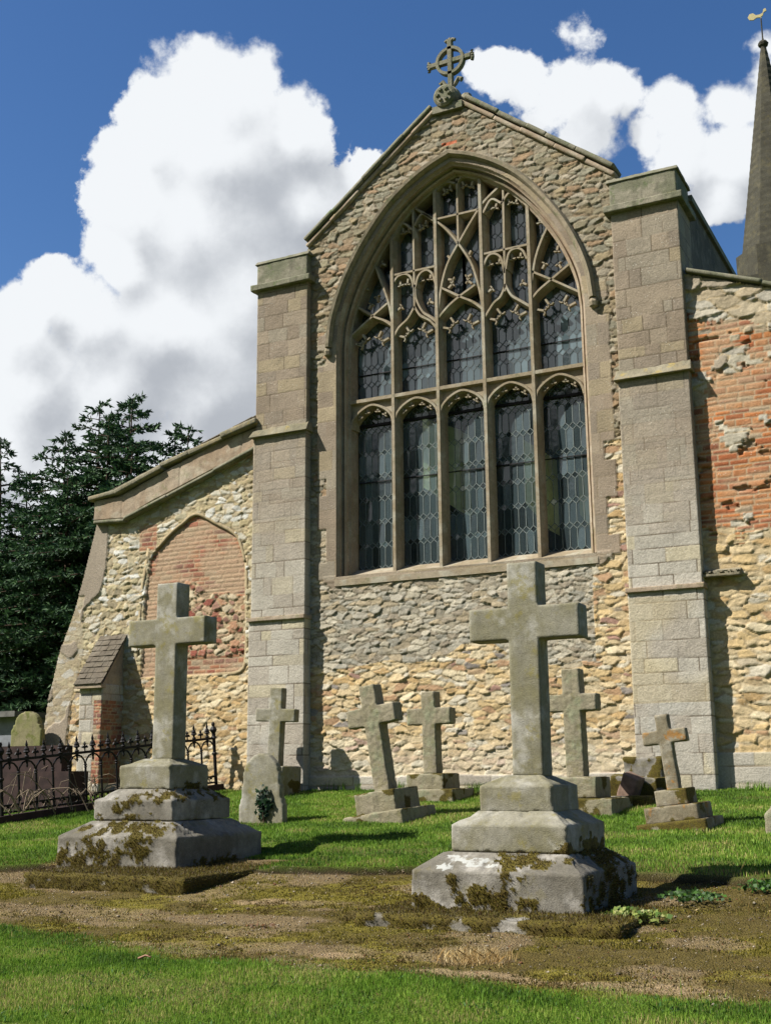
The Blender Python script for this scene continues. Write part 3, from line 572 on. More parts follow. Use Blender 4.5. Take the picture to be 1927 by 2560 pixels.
# gable copings: lapped stones
def slope_stones(nm,a,b,n,w0,w1,th,mat,lap=.02,y0=-.13,y1=.32,seed=0,par=None):
    rr=random.Random(seed); a=Vector(a);b=Vector(b); d=(b-a); L=d.length; ang=math.atan2(d.z,d.x); m=MB(); cuts=[0]+sorted((i+rr.uniform(-.2,.2))/n for i in range(1,n))+[1]
    Vs=[];Fs=[];base=0;Ms=[]
    for i in range(n):
        p=a+d*cuts[i]; l=L*(cuts[i+1]-cuts[i])+.012; dz=rr.uniform(-.006,.012); t=rad(rr.uniform(-.6,.6)); 
        V,F,N=gridsolid([0,l],[y0+rr.uniform(-.012,.012),y1],[-th,0],.03); 
        V=soften(V,F,N,.6); V+=N*(.008*(fbm(V[:,0]*9+i*7,V[:,1]*9,V[:,2]*9,seed=seed,o=3)-.3)[:,None])
        c,s=math.cos(ang+t),math.sin(ang+t); X=p.x+V[:,0]*c-V[:,2]*s; Z=p.z+V[:,0]*s+V[:,2]*c+dz
        P(mesh(nm,np.stack([X,V[:,1],Z],1),F,mat,None))
slope_stones('gable_coping',(CX-.28,0,10.51),(CX-2.62,0,8.70),4,0,0,.07,COPE,seed=1,y0=-.09)
slope_stones('gable_coping',(CX+2.60,0,8.71),(CX+.28,0,10.51),5,0,0,.07,COPE,seed=2,y0=-.09)
slope_stones('gable_moulding',(CX-.2,0,10.45),(CX-2.60,0,8.60),5,0,0,.07,DRESS,seed=3,y0=-.06)
slope_stones('gable_moulding',(CX+2.60,0,8.60),(CX+.2,0,10.45),5,0,0,.07,DRESS,seed=4,y0=-.06)
# aisle parapets
slope_stones('aisle_coping',(-3.36,0,6.93),(1.4,0,5.12),5,0,0,.06,COPE,seed=5,y0=-.07)
def band(nm,top,bot,y,mat,seed):
    xs=np.linspace(top[0][0],top[-1][0],150); zt=np.interp(xs,*zip(*top)); zb=np.interp(xs,*zip(*bot)); nz=22
    V=[];
    for x,t,b in zip(xs,zt,zb):
        for k in range(nz): 
            f=k/(nz-1); V.append((x,-y,b+(t-b)*f))
    V=np.array(V); V[:,1]-=.012*(fbm(V[:,0]*5,V[:,2]*5,seed=seed,o=4)-.5)*2; 
    jo=np.abs(((V[:,0]+13.8)%1.22)-.6)<.012; V[:,1]+=jo*.012
    lo=(np.arange(len(V))%nz); V[:,1]=np.where(lo==0,.02,V[:,1]); V[:,1]=np.where(lo==nz-1,.02,V[:,1]); V[:nz,1]=np.where(True,V[:nz,1],0)
    i,j=np.meshgrid(range(149),range(nz-1),indexing='ij'); F=np.stack([i*nz+j,(i+1)*nz+j,(i+1)*nz+j+1,i*nz+j+1],-1).reshape(-1,4)
    return P(mesh(nm,V,F,mat,None))
band('parapet',[(-13.80,4.76),(-13.29,4.76),(-12.35,5.09),(-11.31,5.45),(-10.46,5.62)],[(-13.80,4.37),(-13.14,4.34),(-12.6,4.56),(-10.46,5.25)],.10,DRESS,81)
slope_stones('moulding',(-13.78,0,4.375),(-13.12,0,4.345),1,0,0,.06,COPE,seed=11,y0=-.15)
slope_stones('moulding',(-13.12,0,4.36),(-10.46,0,5.27),3,0,0,.055,COPE,seed=12,y0=-.15)
slope_stones('aisle_coping',(-13.90,0,4.80),(-13.30,0,4.86),1,0,0,.08,COPEY,seed=6,y0=-.17)
slope_stones('aisle_coping',(-13.32,0,4.87),(-12.35,0,5.19),2,0,0,.09,COPEY,seed=7,y0=-.18)
slope_stones('aisle_coping',(-12.38,0,5.215),(-11.1,0,5.56),2,0,0,.085,COPEY,seed=8,y0=-.17)
slope_stones('aisle_coping',(-11.12,0,5.57),(-10.44,0,5.74),1,0,0,.10,COPEY,seed=9,y0=-.2)
slope_stones('roof_tile_edge',(-13.6,0,4.90),(-10.46,0,5.88),16,0,0,.03,SLATE,seed=10,y0=.0,y1=.5)
mb=MB(); mb.prism([(-13.80,4.34),(-13.8,4.80),(-13.29,4.82),(-10.45,5.62),(-10.45,5.2),(-12.6,4.5),(-13.14,4.3)],-.05,.4); P(mb.build('parapet_core',DRESS,None))
# blocked arch moulding
def ribbon(P2,prof,closed=False):
    """sweep a profile (offset along path normal, Y) along a 2-D polyline (x,z)"""
    P2=np.array(P2,float); T=np.gradient(P2,axis=0); T/=np.linalg.norm(T,axis=1,keepdims=True)+1e-9; N=np.stack([-T[:,1],T[:,0]],1)
    k=len(prof); V=[]
    for p,n in zip(P2,N):
        for o,y in prof: V.append((p[0]+n[0]*o,y,p[1]+n[1]*o))
    F=[(i*k+j,(i+1)*k+j,(i+1)*k+(j+1)%k,i*k+(j+1)%k) for i in range(len(P2)-1) for j in range(k if closed else k-1)]
    if closed: F+=[tuple(range(k)),tuple((len(P2)-1)*k+j for j in range(k))[::-1]]
    return V,F
def path_up(P2,n=5): return crom(P2,n)
mb=MB()
V,F=ribbon(crom(ARCHL[3:11],5),[(-.028,.02),(-.022,-.018),(.012,-.024),(.028,-.008),(.028,.02)],True); mb.add(V,F)
V,F=ribbon(crom([(-10.68,3.5),(-10.66,2.6),(-10.655,1.94),(-10.76,1.64),(-11.3,1.60)],4),[(-.035,.02),(-.03,-.010),(.03,-.010),(.035,.02)],True); mb.add(V,F)
V,F=ribbon([(-12.80,1.9),(-12.80,2.64),(-12.76,3.2),(-12.66,3.8)],[(-.035,.02),(-.03,-.012),(.03,-.012),(.035,.02)],True); mb.add(V,F)
P(mb.build('blocked_arch',m_stone('flush_arch_stone',S(186,168,132,1.1),S(168,148,112,1.1),None),None,True))
# stepped ledge on the brick aisle wall
V,F,N=gridsolid([-3.42,-2.90],[-.13,.03],[2.52,2.64],.02); V[:,2]-=np.where(V[:,2]>2.6,(-V[:,1])*.45,0); V=soften(V,F,N,.6); V+=N*(.02*(fbm(V[:,0]*8,V[:,1]*8,V[:,2]*8,seed=4)-.5)[:,None]); P(mesh('ledge',V,F,COPEY,None))
# small side buttress with a slated slope, west of the blocked arch
sx0,sx1=-13.56,-13.10; pf=.52
V,F,N=gridsolid([sx0,sx1],[-pf,.05],[-.5,1.50],.0165); u=np.where(np.abs(N[:,0])>np.abs(N[:,1]),V[:,1],V[:,0]); h1,c1,_=coursed(u+20,V[:,2],.2,.26,P_ASHG,MO_G,seed=44,w=[2,2,3,1,3,1],joint=.014,relief=.012)
h2_,c2,_=coursed(u+20,V[:,2],.07,.14,P_BRK,MO_B,seed=45,joint=.014,relief=.01); m=(V[:,0]>sx1-.16)&(V[:,2]<1.25)&(V[:,2]>-.1); c1=np.where(m[:,None],c2,c1); h1=np.where(m,h2_,h1)
V=soften(V,F,N)+N*h1[:,None]; sb=mesh('slated_buttress',V,F,MAS,None,col=c1); P(sb)
mb=MB(); rows=9; A=Vector((0,-pf-.10,1.50)); B=Vector((0,.0,2.37))
for r in range(rows):
    t0=r/rows;t1=(r+1.25)/rows; a=A.lerp(B,t0);b=A.lerp(B,min(t1,1.02)); nrm=Vector((0,-(B.z-A.z),(B.y-A.y))).normalized()
    x=sx0-.06
    while x<sx1+.05:
        w=random.uniform(.07,.13); x2=min(x+w,sx1+.06); o=random.uniform(.012,.028)
        pts=[(x,a.y,a.z),(x2-.004,a.y,a.z),(x2-.004,b.y,b.z),(x,b.y,b.z)]; q=[Vector(p)+nrm*(o if i<2 else .004) for i,p in enumerate(pts)]; q2=[Vector(p)-nrm*.01 for p in pts]
        mb.add(q+q2,[(0,1,2,3),(0,4,5,1),(1,5,6,2),(3,7,4,0),(2,6,7,3)]); x=x2
sl=mb.build('slated_slope',SLATE,None); sl.parent=sb
mb=MB(); mb.add([(sx0,-pf,1.5),(sx1,-pf,1.5),(sx0,.05,1.5),(sx1,.05,1.5),(sx0,.05,2.33),(sx1,.05,2.33)],[(0,1,5,4),(1,3,5),(0,4,2),(2,4,5,3),(0,2,3,1)]); mb.box((sx0-.05,-pf-.09,1.44),(sx1+.05,-pf+.02,1.50)); g=mb.build('gable_infill',RENDER,None); g.parent=sb
# window: jambs, hood, tracery, glass
jp=inset(OPEN,low=3.02); jp=jp+[CX,0]
prof=[(.0,.03),(-.0,-.02),(-.04,.025),(-.055,.03),(-.045,.10),(-.06,.14),(-.085,.13),(-.095,.10),(-.12,.12),(-.125,.19),(-.155,.205),(-.16,.45)]
V,F=ribbon(jp,[(o,y) for o,y in prof]); fr=P(mesh('window',V,F,DRESS,None,smooth=False))
def W(o): o.parent=fr; return o
hp=inset(.06)+[CX,0]; V,F=ribbon(hp,[(.05,.03),(.05,-.06),(.02,-.12),(-.03,-.11),(-.06,-.05),(-.07,.03)],True)
mb=MB(); mb.add(V,F)
for s in (-1,1): mb.lathe((CX+s*2.215,-.05,6.66),[(.02,-.06),(.06,-.03),(.07,.03),(.04,.09)],8)
W(mb.build('hood_mould',HOOD,None,False))
mb=MB(); mb.add([(CX-2.1,-.036,2.95),(CX+2.1,-.036,2.95),(CX+2.1,.42,3.16),(CX-2.1,.42,3.16),(CX-2.1,-.036,2.86),(CX+2.1,-.036,2.86),(CX+2.1,.42,2.86),(CX-2.1,.42,2.86)],[(0,1,2,3),(4,7,6,5),(0,4,5,1),(2,6,7,3),(1,5,6,2),(0,3,7,4)]); W(mb.build('sill',TRAC,None))
IN=.305
def clipin(p): # keep tracery inside the arch
    x,z=p; hw=float(arch_half_at(np.array([z]),IN)[0]) if z<9.4 else .05
    return (max(-hw-.02,min(hw+.02,x)),z)
def bar(m,P2,f=.024,b=.062,y0=.20,yb=.42):
    m.add(*ribbon(P2,[(-f,y0),(f,y0),(f*1.15,y0+.02),(b,y0+.11),(b,yb),(-b,yb),(-b,y0+.11),(-f*1.15,y0+.02)],True))
DX=.02
for x,zt in ((-1.17,8.63),(-.39,9.24),(.39,9.26),(1.17,8.66)):
    m=MB(); bar(m,[(CX+x,3.0),(CX+x,5.5),(CX+x,zt)],.025,.060,.185); W(m.build('mullion',TRAC,None))
m=MB(); bar(m,[(CX-1.98,5.86),(CX,5.86),(CX+1.98,5.86)],.028,.05,.19); W(m.build('transom',TRAC,None))
TR=[[(-.78,8.95),(-.78,7.24)],[(-.0,9.32),(-.0,8.22)],[(.78,8.97),(.76,7.24)],
[(-1.17,7.90),(-.39,7.90)],[(.39,7.93),(1.17,7.93)],[(-.39,8.70),(.39,8.70)],
[(-.76,8.99),(-.42,8.71),(-.18,8.46),(0,8.20),(.2,7.85),(.31,7.48),(.37,7.16),(.39,6.9)],
[(.74,9.02),(.5,8.85),(.34,8.68),(0,8.20),(-.2,7.88),(-.31,7.52),(-.37,7.13)],
[(.27,7.45),(0,7.31),(-.2,7.18),(-.39,7.0)],[(-.3,7.51),(0,7.31),(.2,7.19),(.39,7.02)],
[(-1.93,7.0),(-1.53,7.27),(-1.26,7.44)],[(-1.81,7.48),(-1.53,7.27),(-1.33,7.16),(-1.17,7.03)],[(-1.54,8.17),(-1.36,7.80),(-1.24,7.44),(-1.17,7.04)],
[(1.93,7.0),(1.53,7.27),(1.26,7.44),(1.17,7.5)],[(1.81,7.48),(1.53,7.30),(1.3,7.15),(1.17,7.02)],[(1.50,8.17),(1.36,7.92),(1.26,7.65),(1.19,7.27),(1.17,7.04)],
[(-1.15,6.85),(-1.06,6.99),(-.9,7.11),(-.78,7.29)],[(-.78,7.29),(-.68,7.12),(-.52,7.01),(-.40,6.86)],
[(-1.15,7.77),(-1.07,7.86),(-.94,7.88),(-.84,7.80),(-.79,7.62)],[(-.76,7.62),(-.70,7.80),(-.58,7.87),(-.47,7.80),(-.41,7.62)],[(-.77,7.66),(-.75,7.42),(-.64,7.18),(-.52,7.07),(-.40,6.96)],
[(.41,6.88),(.56,7.08),(.68,7.17),(.76,7.33)],[(.76,7.36),(.86,7.16),(1.0,7.04),(1.15,6.92)],
[(.41,7.72),(.49,7.87),(.6,7.90),(.71,7.80),(.76,7.54)],[(.78,7.60),(.84,7.85),(.95,7.91),(1.06,7.86),(1.13,7.70)],
[(-.03,9.23),(.12,9.33),(.36,9.22)],[(-.39,9.18),(-.2,9.3),(-.02,9.24)],[(.74,8.70),(.90,8.86),(1.10,8.64)],[(-.76,8.68),(-.62,8.85),(-.43,8.70)],[(-1.16,8.5),(-.98,8.76),(-.80,8.62)],[(.43,8.62),(.58,8.82),(.76,8.7)]]
m=MB()
for l in TR:
    l=[clipin(p) for p in l]; q=crom(l,4) if len(l)>2 else np.array([l[0],((l[0][0]+l[1][0])/2,(l[0][1]+l[1][1])/2),l[1]]); bar(m,q+[CX,0],.016,.037,.20)
W(m.build('tracery',TRAC,None))
# heads of the lower lights and of the main lights, with cusps
m=MB(); m2=None
CUSPS=[]
def cusp(m,x,z,ang,L=.11,y=.235):
    m=MB(); CUSPS.append(m); a=rad(ang); d=np.array([math.cos(a),math.sin(a)]); n=np.array([-d[1],d[0]]); p=np.array([x,z])+[CX,0]; e=p+d*L
    m.add(*ribbon([p,p+d*L*.5,e],[(-.016,y),(.016,y),(.022,y+.06),(-.022,y+.06)],True))
    for s in (-1,1): m.add(*ribbon([e-d*.01,e+n*s*L*.28+d*L*.12,e+n*s*L*.62+d*L*.05],[(-.009,y),(.009,y),(.012,y+.05),(-.012,y+.05)],True))
for i in range(5):
    c=-1.56+.78*i; q=crom([(c-.375,5.42),(c-.335,5.57),(c-.2,5.70),(c,5.775),(c+.2,5.70),(c+.335,5.57),(c+.375,5.42)],4)+[CX,0]; bar(m,q,.016,.042,.2)
    for dx,dz,an in ((-.10,5.74,-85),(.10,5.74,-95),(-.26,5.65,-55),(.26,5.65,-125)): cusp(m2,c+dx,dz,an,.075)
    # solid spandrels
    for s in (-1,1): m.prism([(CX+c+s*.38,5.42),(CX+c+s*.335,5.57),(CX+c+s*.2,5.70),(CX+c,5.775),(CX+c,5.86),(CX+c+s*.38,5.86)],.26,.30)
W(m.build('light_head',TRAC,None)); 
zt=[7.10,7.12,7.14,7.12,7.10]
for i in range(5):
    c=-1.56+.78*i
    for dx,dz,an in ((-.3,6.86,-20),(.3,6.86,200),(-.17,7.0,-60),(.17,7.0,-120)): cusp(m2,c+dx,dz,an,.12)
for x,z,an in [(-1.69,7.85,-80),(-1.45,7.52,100),(-1.62,7.42,60),(-1.83,6.85,0),(-1.30,8.12,150),(-.98,8.70,-90),(-.86,8.70,-110),(-.69,8.70,-70),(-.56,8.74,-110),(-.25,9.22,-70),(-.12,9.26,-110),(.08,9.26,-70),(.26,9.22,-110),(.5,8.75,-70),(.66,8.76,-110),(.84,8.78,-70),(1.0,8.76,-110),(1.35,8.35,-90),(1.45,8.1,-110),(1.62,7.82,-100),(1.66,7.45,120),(1.36,7.5,60),(-.2,8.05,-60),(.2,8.05,-120),(-.2,7.50,40),(.2,7.50,140),(-.2,7.65,-20),(.2,7.65,200),
 (-1.05,7.80,-80),(-.9,7.80,-100),(-.68,7.80,-80),(-.5,7.80,-100),(.5,7.83,-80),(.68,7.83,-100),(.87,7.85,-80),(1.03,7.85,-100),(-1.1,7.3,30),(-.46,7.3,150),(.46,7.3,30),(1.1,7.3,150)]:
    cusp(m2,x,z,an,.085)
for q in CUSPS: W(q.build('cusp',TRAC,None))
m=MB()
for i in range(5):
    c=CX-1.56+.78*i; m.box((c-.33,.395,5.475),(c+.33,.425,5.515))
    for z in (4.55,6.35): m.box((c-.33,.405,z),(c+.33,.42,z+.014))
m.pieces('saddle_bar',IRON,parent=fr)
# leaded glass, each light its own part: tall hexagon quarries with small diamonds between
def glass_light(c,z0,z1,hw,nc=6,ph=.36,a=.055,mat=None):
    pw=2*hw/nc; V=[];F=[];Cc=[]; rr=random.Random(int(c*100)+int(z0*10)); lead=MB()
    def poly(pts):
        t1,t2=rr.gauss(0,.028),rr.gauss(0,.028); mx=sum(p[0] for p in pts)/len(pts);mz=sum(p[1] for p in pts)/len(pts); b=len(V)
        k=rr.choice([.5,.8,1,1,1.3,1.9]); col=np.array([.072,.100,.108])*k
        for x,z in pts: V.append((x,.43+(x-mx)*t1+(z-mz)*t2,z)); Cc.append(col)
        F.append(tuple(range(b,b+len(pts))))
    def ld(p,q):
        d=np.array([q[0]-p[0],q[1]-p[1]]); L=np.hypot(*d)+1e-9; n=np.array([-d[1],d[0]])/L*.0052
        lead.add([(p[0]-n[0],.424,p[1]-n[1]),(q[0]-n[0],.424,q[1]-n[1]),(q[0]+n[0],.424,q[1]+n[1]),(p[0]+n[0],.424,p[1]+n[1])],[(0,1,2,3)])
    rows=int(round((z1-z0)/ph)); ph=(z1-z0)/rows; x0=c-hw
    for r in range(rows):
        zb=z0+r*ph; zt=zb+ph
        for k in range(nc):
            x=x0+k*pw; poly([(x,zb+a),(x+pw/2,zb),(x+pw,zb+a),(x+pw,zt-a),(x+pw/2,zt),(x,zt-a)])
            ld((x,zb+a),(x,zt-a)); ld((x,zb+a),(x+pw/2,zb)); ld((x+pw/2,zb),(x+pw,zb+a)); ld((x,zt-a),(x+pw/2,zt)); ld((x+pw/2,zt),(x+pw,zt-a))
        for k in range(nc+1):
            x=x0+k*pw; xl,xr=max(x-pw/2,x0),min(x+pw/2,x0+nc*pw); 
            poly([(x,zb-a),(xr,zb),(x,zb+a),(xl,zb)] if 0<k<nc else ([(x,zb-a),(xr,zb),(x,zb+a)] if k==0 else [(x,zb-a),(x,zb+a),(xl,zb)]))
    o=W(mesh('glass_light',V,F,mat or GLASS,None,col=np.array(Cc),smooth=False))
    l=lead.build('leading',LEAD if z0<5.6 else LEAD2,None); l.parent=fr
for i in range(5):
    c=CX-1.56+.78*i; glass_light(c,3.16,5.40,.34,mat=GLASSC); glass_light(c,5.40,5.86,.34,ph=.23,mat=GLASSC); glass_light(c,5.90,7.35,.34,ph=.30)
for c,z0,z1,hw in ((-1.62,7.35,8.1,.33),(-.975,7.35,8.9,.16),(-.59,7.35,8.95,.16),(-.195,7.35,9.35,.165),(.195,7.35,9.35,.165),(.59,7.35,9.0,.16),(.975,7.35,8.9,.16),(1.55,7.35,8.4,.35)): glass_light(CX+c,z0,z1,hw,nc=3 if hw<.3 else 6,ph=.24,a=.05)
# sunlit plaster piers seen through the lower lights, and the dim nave floor
for (x,y,z0,z1,w) in ((-7.58,.72,4.2,5.5,.52),(-6.0,.72,3.75,4.9,.28),(-5.2,.72,3.5,4.35,.2)):
    m=MB(); m.add([(x-w/2,y,z0+.25),(x+w/2,y+.25,z0-.15),(x+w/2,y+.25,z1-.1),(x-w/2,y,z1+.1),(x-w/2,y+.6,z0+.25),(x+w/2,y+.7,z0-.15),(x+w/2,y+.7,z1-.1),(x-w/2,y+.6,z1+.1)],[(0,1,2,3),(4,7,6,5),(0,4,5,1),(2,6,7,3),(1,5,6,2),(0,3,7,4)]); P(m.build('interior_pier',PALE,None))
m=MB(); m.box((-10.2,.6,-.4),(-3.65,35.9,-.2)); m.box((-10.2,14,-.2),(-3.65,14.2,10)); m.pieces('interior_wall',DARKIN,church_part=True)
# gable cross finial
fc=(CX-.02,.1); m=MB(); zc=11.36
m.box((fc[0]-.035,.06,10.80),(fc[0]+.035,.16,11.72)); m.box((fc[0]-.36,.07,zc-.035),(fc[0]+.36,.15,zc+.035))
R_=[];n=28
pr=[(.20,.06),(.25,.06),(.25,.16),(.20,.16)]; V=[];F=[]
for i in range(n):
    a=2*math.pi*i/n
    for r,y in pr: V.append((fc[0]+math.cos(a)*r,y,zc+math.sin(a)*r))
F=[(i*4+j,((i+1)%n)*4+j,((i+1)%n)*4+(j+1)%4,i*4+(j+1)%4) for i in range(n) for j in range(4)]; m.add(V,F)
for (x,z,dx,dz) in ((-.36,zc,-1,0),(.36,zc,1,0),(0,11.72,0,1)):
    for s in (-1,0,1):
        px,pz=fc[0]+x,z; q=[(px-dx*.03,.11,pz-dz*.03),(px+dx*.03+s*dz*.05,.11,pz+dz*.03+s*dx*.05),(px+dx*(.05 if s==0 else .02)+s*dz*.09,.11,pz+dz*(.06 if s==0 else .01)+s*dx*.085)]
        m.tube(q,[.03,.035,.03],7)
for s in (-1,1): m.tube([(fc[0],.11,10.86),(fc[0]+s*.08,.11,10.93),(fc[0]+s*.14,.11,11.02),(fc[0]+s*.19,.11,10.98)],[.03,.035,.04,.045],7)
fin=P(m.build('cross_finial',COPE,None,False))
m=MB(); m.lathe((fc[0],.1,10.45),[(.10,0),(.15,.06),(.19,.16),(.19,.24),(.14,.34),(.07,.42)],12); m.box((fc[0]-.26,-.08,10.38),(fc[0]+.26,.3,10.5))
V=[];n=20;pr=[(.0,-.14),(.15,-.14),(.19,-.11),(.19,.0)]
for i in range(n):
    a=2*math.pi*i/n
    for r,y in pr: V.append((fc[0]-.03+math.cos(a)*r,y,10.64+math.sin(a)*r))
m.add(V,[(i*4+j,((i+1)%n)*4+j,((i+1)%n)*4+j+1,i*4+j+1) for i in range(n) for j in range(3)])
for i in range(6):
    a=math.pi/3*i; m.tube([(fc[0]-.03+.10*math.cos(a),-.13,10.64+.10*math.sin(a)),(fc[0]-.03+.10*math.cos(a),-.175,10.64+.10*math.sin(a))],[.045,.02],7)
m.lathe((fc[0]+.27,.1,10.5),[(.08,0),(.11,.08),(.08,.17)],8)
b=m.build('finial_base',COPE,None,False); b.parent=fin
# spire and tower at the far end
sx,sy=CX,37.3; m=MB(); n=8; rings=[(1.66,22.8),(1.62,23.2),(.10,33.5)]
def oct(m,rings,sx,sy):
    V=[]
    for r,z in rings:
        for k in range(8):
            a=math.pi/8+k*math.pi/4; V.append((sx+r/math.cos(math.pi/8)*math.cos(a),sy+r/math.cos(math.pi/8)*math.sin(a),z))
    m.add(V,[(i*8+k,i*8+(k+1)%8,(i+1)*8+(k+1)%8,(i+1)*8+k) for i in range(len(rings)-1) for k in range(8)]+[tuple((len(rings)-1)*8+k for k in range(8))])
NN=60; oct(m,[(1.60*(1-t)+.11*t+ (.012 if q%2 else 0),22.9+10.6*t) for q,t in enumerate(np.linspace(0,1,NN))],sx,sy)
spire=P(m.build('spire',SPIREM,None)); m=MB(); oct(m,[(1.86,21.2),(1.86,22.85),(1.62,22.95)],sx,sy); m.box((sx-2.2,sy-2.2,-.4),(sx+2.2,sy+2.2,21.3)); P(m.build('tower',SPIREM,None))
m=MB(); m.lathe((sx,sy,33.45),[(.12,0),(.22,.08),(.25,.18),(.18,.3),(.06,.36),(.035,.5),(.03,1.55)],10); k_=m.build('spire_cap',SPIREM,None); k_.parent=spire
m=MB(); m.prism([(sx+.28,35.32),(sx+.14,35.26),(sx+.10,35.12),(sx-.02,35.05),(sx-.2,35.08),(sx-.34,35.0),(sx-.52,35.05),(sx-.6,35.2),(sx-.5,35.36),(sx-.34,35.36),(sx-.22,35.22),(sx-.05,35.2),(sx+.1,35.25),(sx+.14,35.42),(sx+.24,35.46)],sy-.03,sy+.03); m.box((sx-.02,sy-.02,34.9),(sx+.02,sy+.02,35.1)); v=m.build('weathervane',GOLD,None); v.parent=spire
# ------------------------------------------------------------------ big stepped crosses
def moss_tufts(V,N,ms,parent,seed,k=5,thr=.42):
    r=np.random.default_rng(seed+900); i=np.nonzero(ms>thr)[0]
    if len(i)<40: return
    i=np.repeat(i,k); n=len(i); c=V[i]+r.normal(size=(n,3))*.008; d=N[i]*.9+[0,0,.35]+r.normal(size=(n,3))*.45; d/=np.linalg.norm(d,axis=1,keepdims=True)
    s=np.cross(d,r.normal(size=(n,3))); s/=np.linalg.norm(s,axis=1,keepdims=True)+1e-9; h=r.uniform(.006,.017,(n,1))*(.5+ms[i][:,None]); w=r.uniform(.002,.0045,(n,1))
    T=np.stack([c-s*w-d*.004,c+s*w-d*.004,c+d*h],1).reshape(-1,3); pal=np.array([S(70,64,22),S(96,86,30),S(112,100,34),S(54,44,18),S(84,62,28)])
    col=pal[r.integers(0,5,n)]*r.uniform(.7,1.2,(n,1)); mesh('moss',T,np.arange(3*n).reshape(n,3),LEAF,parent,col=np.repeat(col,3,axis=0),smooth=False)['kind']='stuff'
def block(name,hx,hy,z0,z1,z2,tx,ty,mat,parent,blobs=(),step=.018,amp=.0025,mossamt=1.,seed=0,y0=0.,lime=()):
    """vertical block z0..z1 then chamfer to half sizes tx,ty at z2"""
    zs=[z0,z1,z2] if z2>z1 else [z0,z1]
    V,F,N=gridsolid([-hx,hx],[-hy,hy],zs,step)
    if z2>z1:
        t=np.clip((V[:,2]-z1)/(z2-z1),0,1); V[:,0]*=1+(tx/hx-1)*t; V[:,1]*=1+(ty/hy-1)*t; N=N+np.array([0,0,1.])*((t>0)*.8)[:,None]; N/=np.linalg.norm(N,axis=1,keepdims=True)
    V=soften(V,F,N,.28); x,y,z=V.T; eg=(np.abs(N).max(1)<.96); V=V-N*(eg*.016*sst(.54,.70,fbm(x*12,y*12,z*12,seed=seed+7,o=3)))[:,None]; x,y,z=V.T
    ms=np.zeros(len(V)); nn=fbm(x*13,y*13,z*13,seed=seed+1,o=5,g=.6); nb=fbm(x*3.3,y*3.3,z*3.3,seed=seed+2,o=3)
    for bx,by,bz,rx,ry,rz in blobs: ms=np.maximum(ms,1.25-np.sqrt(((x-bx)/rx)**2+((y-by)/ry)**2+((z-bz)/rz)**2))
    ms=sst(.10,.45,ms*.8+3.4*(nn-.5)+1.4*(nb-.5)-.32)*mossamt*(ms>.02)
    V=V+N*((amp*(fbm(x*6,y*6,z*6,seed=seed,o=4)-.5)*2+.010*sst(.4,1,ms)*(.4+fbm(x*30,y*30,z*30,seed=seed+4,o=2)))[:,None])
    for bx,by,bz,rx,ry,rz in lime: ms=np.where((ms<.3)&(np.sqrt(((x-bx)/rx)**2+((y-by)/ry)**2+((z-bz)/rz)**2)<.6+.9*nn),-.44,ms)
    V[:,1]+=y0
    moss_tufts(V,N,ms,parent,seed)
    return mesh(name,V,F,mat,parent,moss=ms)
def cross_mesh(name,w,t,zb,zt,arm,az0,az1,mat,parent,step=.022,amp=.004,taper=0.,seed=0,rough=0.,yo=0):
    V,F,N=gridsolid([-arm,-w,w,arm],[-t,t],[zb,az0,az1,zt],step,lambda X,Y,Z:(np.abs(X)<w)|((Z>az0)&(Z<az1)))
    V=soften(V,F,N,.5,1+int(rough>0)); x,y,z=V.T
    d=amp*(fbm(x*6,y*6,z*6,seed=seed,o=4)-.5)*2+rough*(fbm(x*26,y*26,z*26,seed=seed+3,o=3)-.5)*2
    V=V+N*d[:,None]
    if taper: s=1+taper*(zt-V[:,2])/(zt-zb); V[:,0]*=np.where(np.abs(V[:,0])<w*1.2,s,1)
    V[:,1]+=yo; return mesh(name,V,F,mat,parent,moss=np.zeros(len(V)))
def bigcross(loc,s,label,blobs,slab,seed):
    g=loc[2]; e=empty('cross_monument',loc,0,label,'grave monument')
    block('plinth',.68*s,.68*s,-.12,s[0] if False else .285*1.0,.425,.50*s,.50*s,GREYM,e,blobs[0],seed=seed)
    block('step',.465*s,.465*s,.425,.615,.72,.32*s,.32*s,GREYM if seed<50 else GREY,e,blobs[1],seed=seed+1)
    block('base_block',.30*s,.30*s,.70,.90,.985,.15*s,.135*s,GREY,e,blobs[2],seed=seed+2)
    return e
# right: plinth front y=-7.58, x -4.10..-2.76
RX,RY,RZ=-3.43,-6.91,-.97
e=empty('cross_monument',(RX,RY,RZ),0,'tall grey stone cross on three mossy steps, the nearer big one right of centre','grave monument')
block('plinth',.67,.67,-.2,.275,.40,.485,.485,GREYM,e,lime=[(-.12,-.58,.34,.18,.08,.05),(-.42,-.62,.30,.08,.06,.04),(-.36,-.54,.37,.1,.06,.03)],blobs=[(.24,-.56,.36,.32,.16,.08),(.12,-.67,.24,.17,.1,.12),(.05,-.67,.08,.09,.1,.17),(-.6,-.67,.03,.13,.1,.09),(-.2,-.67,.10,.14,.1,.10),(-.33,-.67,.2,.05,.1,.11),(.67,0,.05,.1,.7,.26),(.6,.2,.38,.25,.5,.12),(.22,-.67,.08,.12,.1,.06),(-.42,-.67,.0,.25,.1,.05)],seed=10)  # moss on the right side enlarged to deepen the shade of that face
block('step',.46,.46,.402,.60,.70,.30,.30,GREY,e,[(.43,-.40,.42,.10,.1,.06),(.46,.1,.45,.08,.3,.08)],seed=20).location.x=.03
block('base_block',.297,.297,.69,.885,.965,.145,.125,GREY,e,[],seed=30,amp=.005).location.x=.04
cross_mesh('cross',.127,.108,.955,2.645,.465,2.02,2.285,GREY,e,seed=40).location.x=.072
FOOT.append((RX,RY,.70,.70,0))
LX,LY,LZ=-7.82,-5.74,-.86
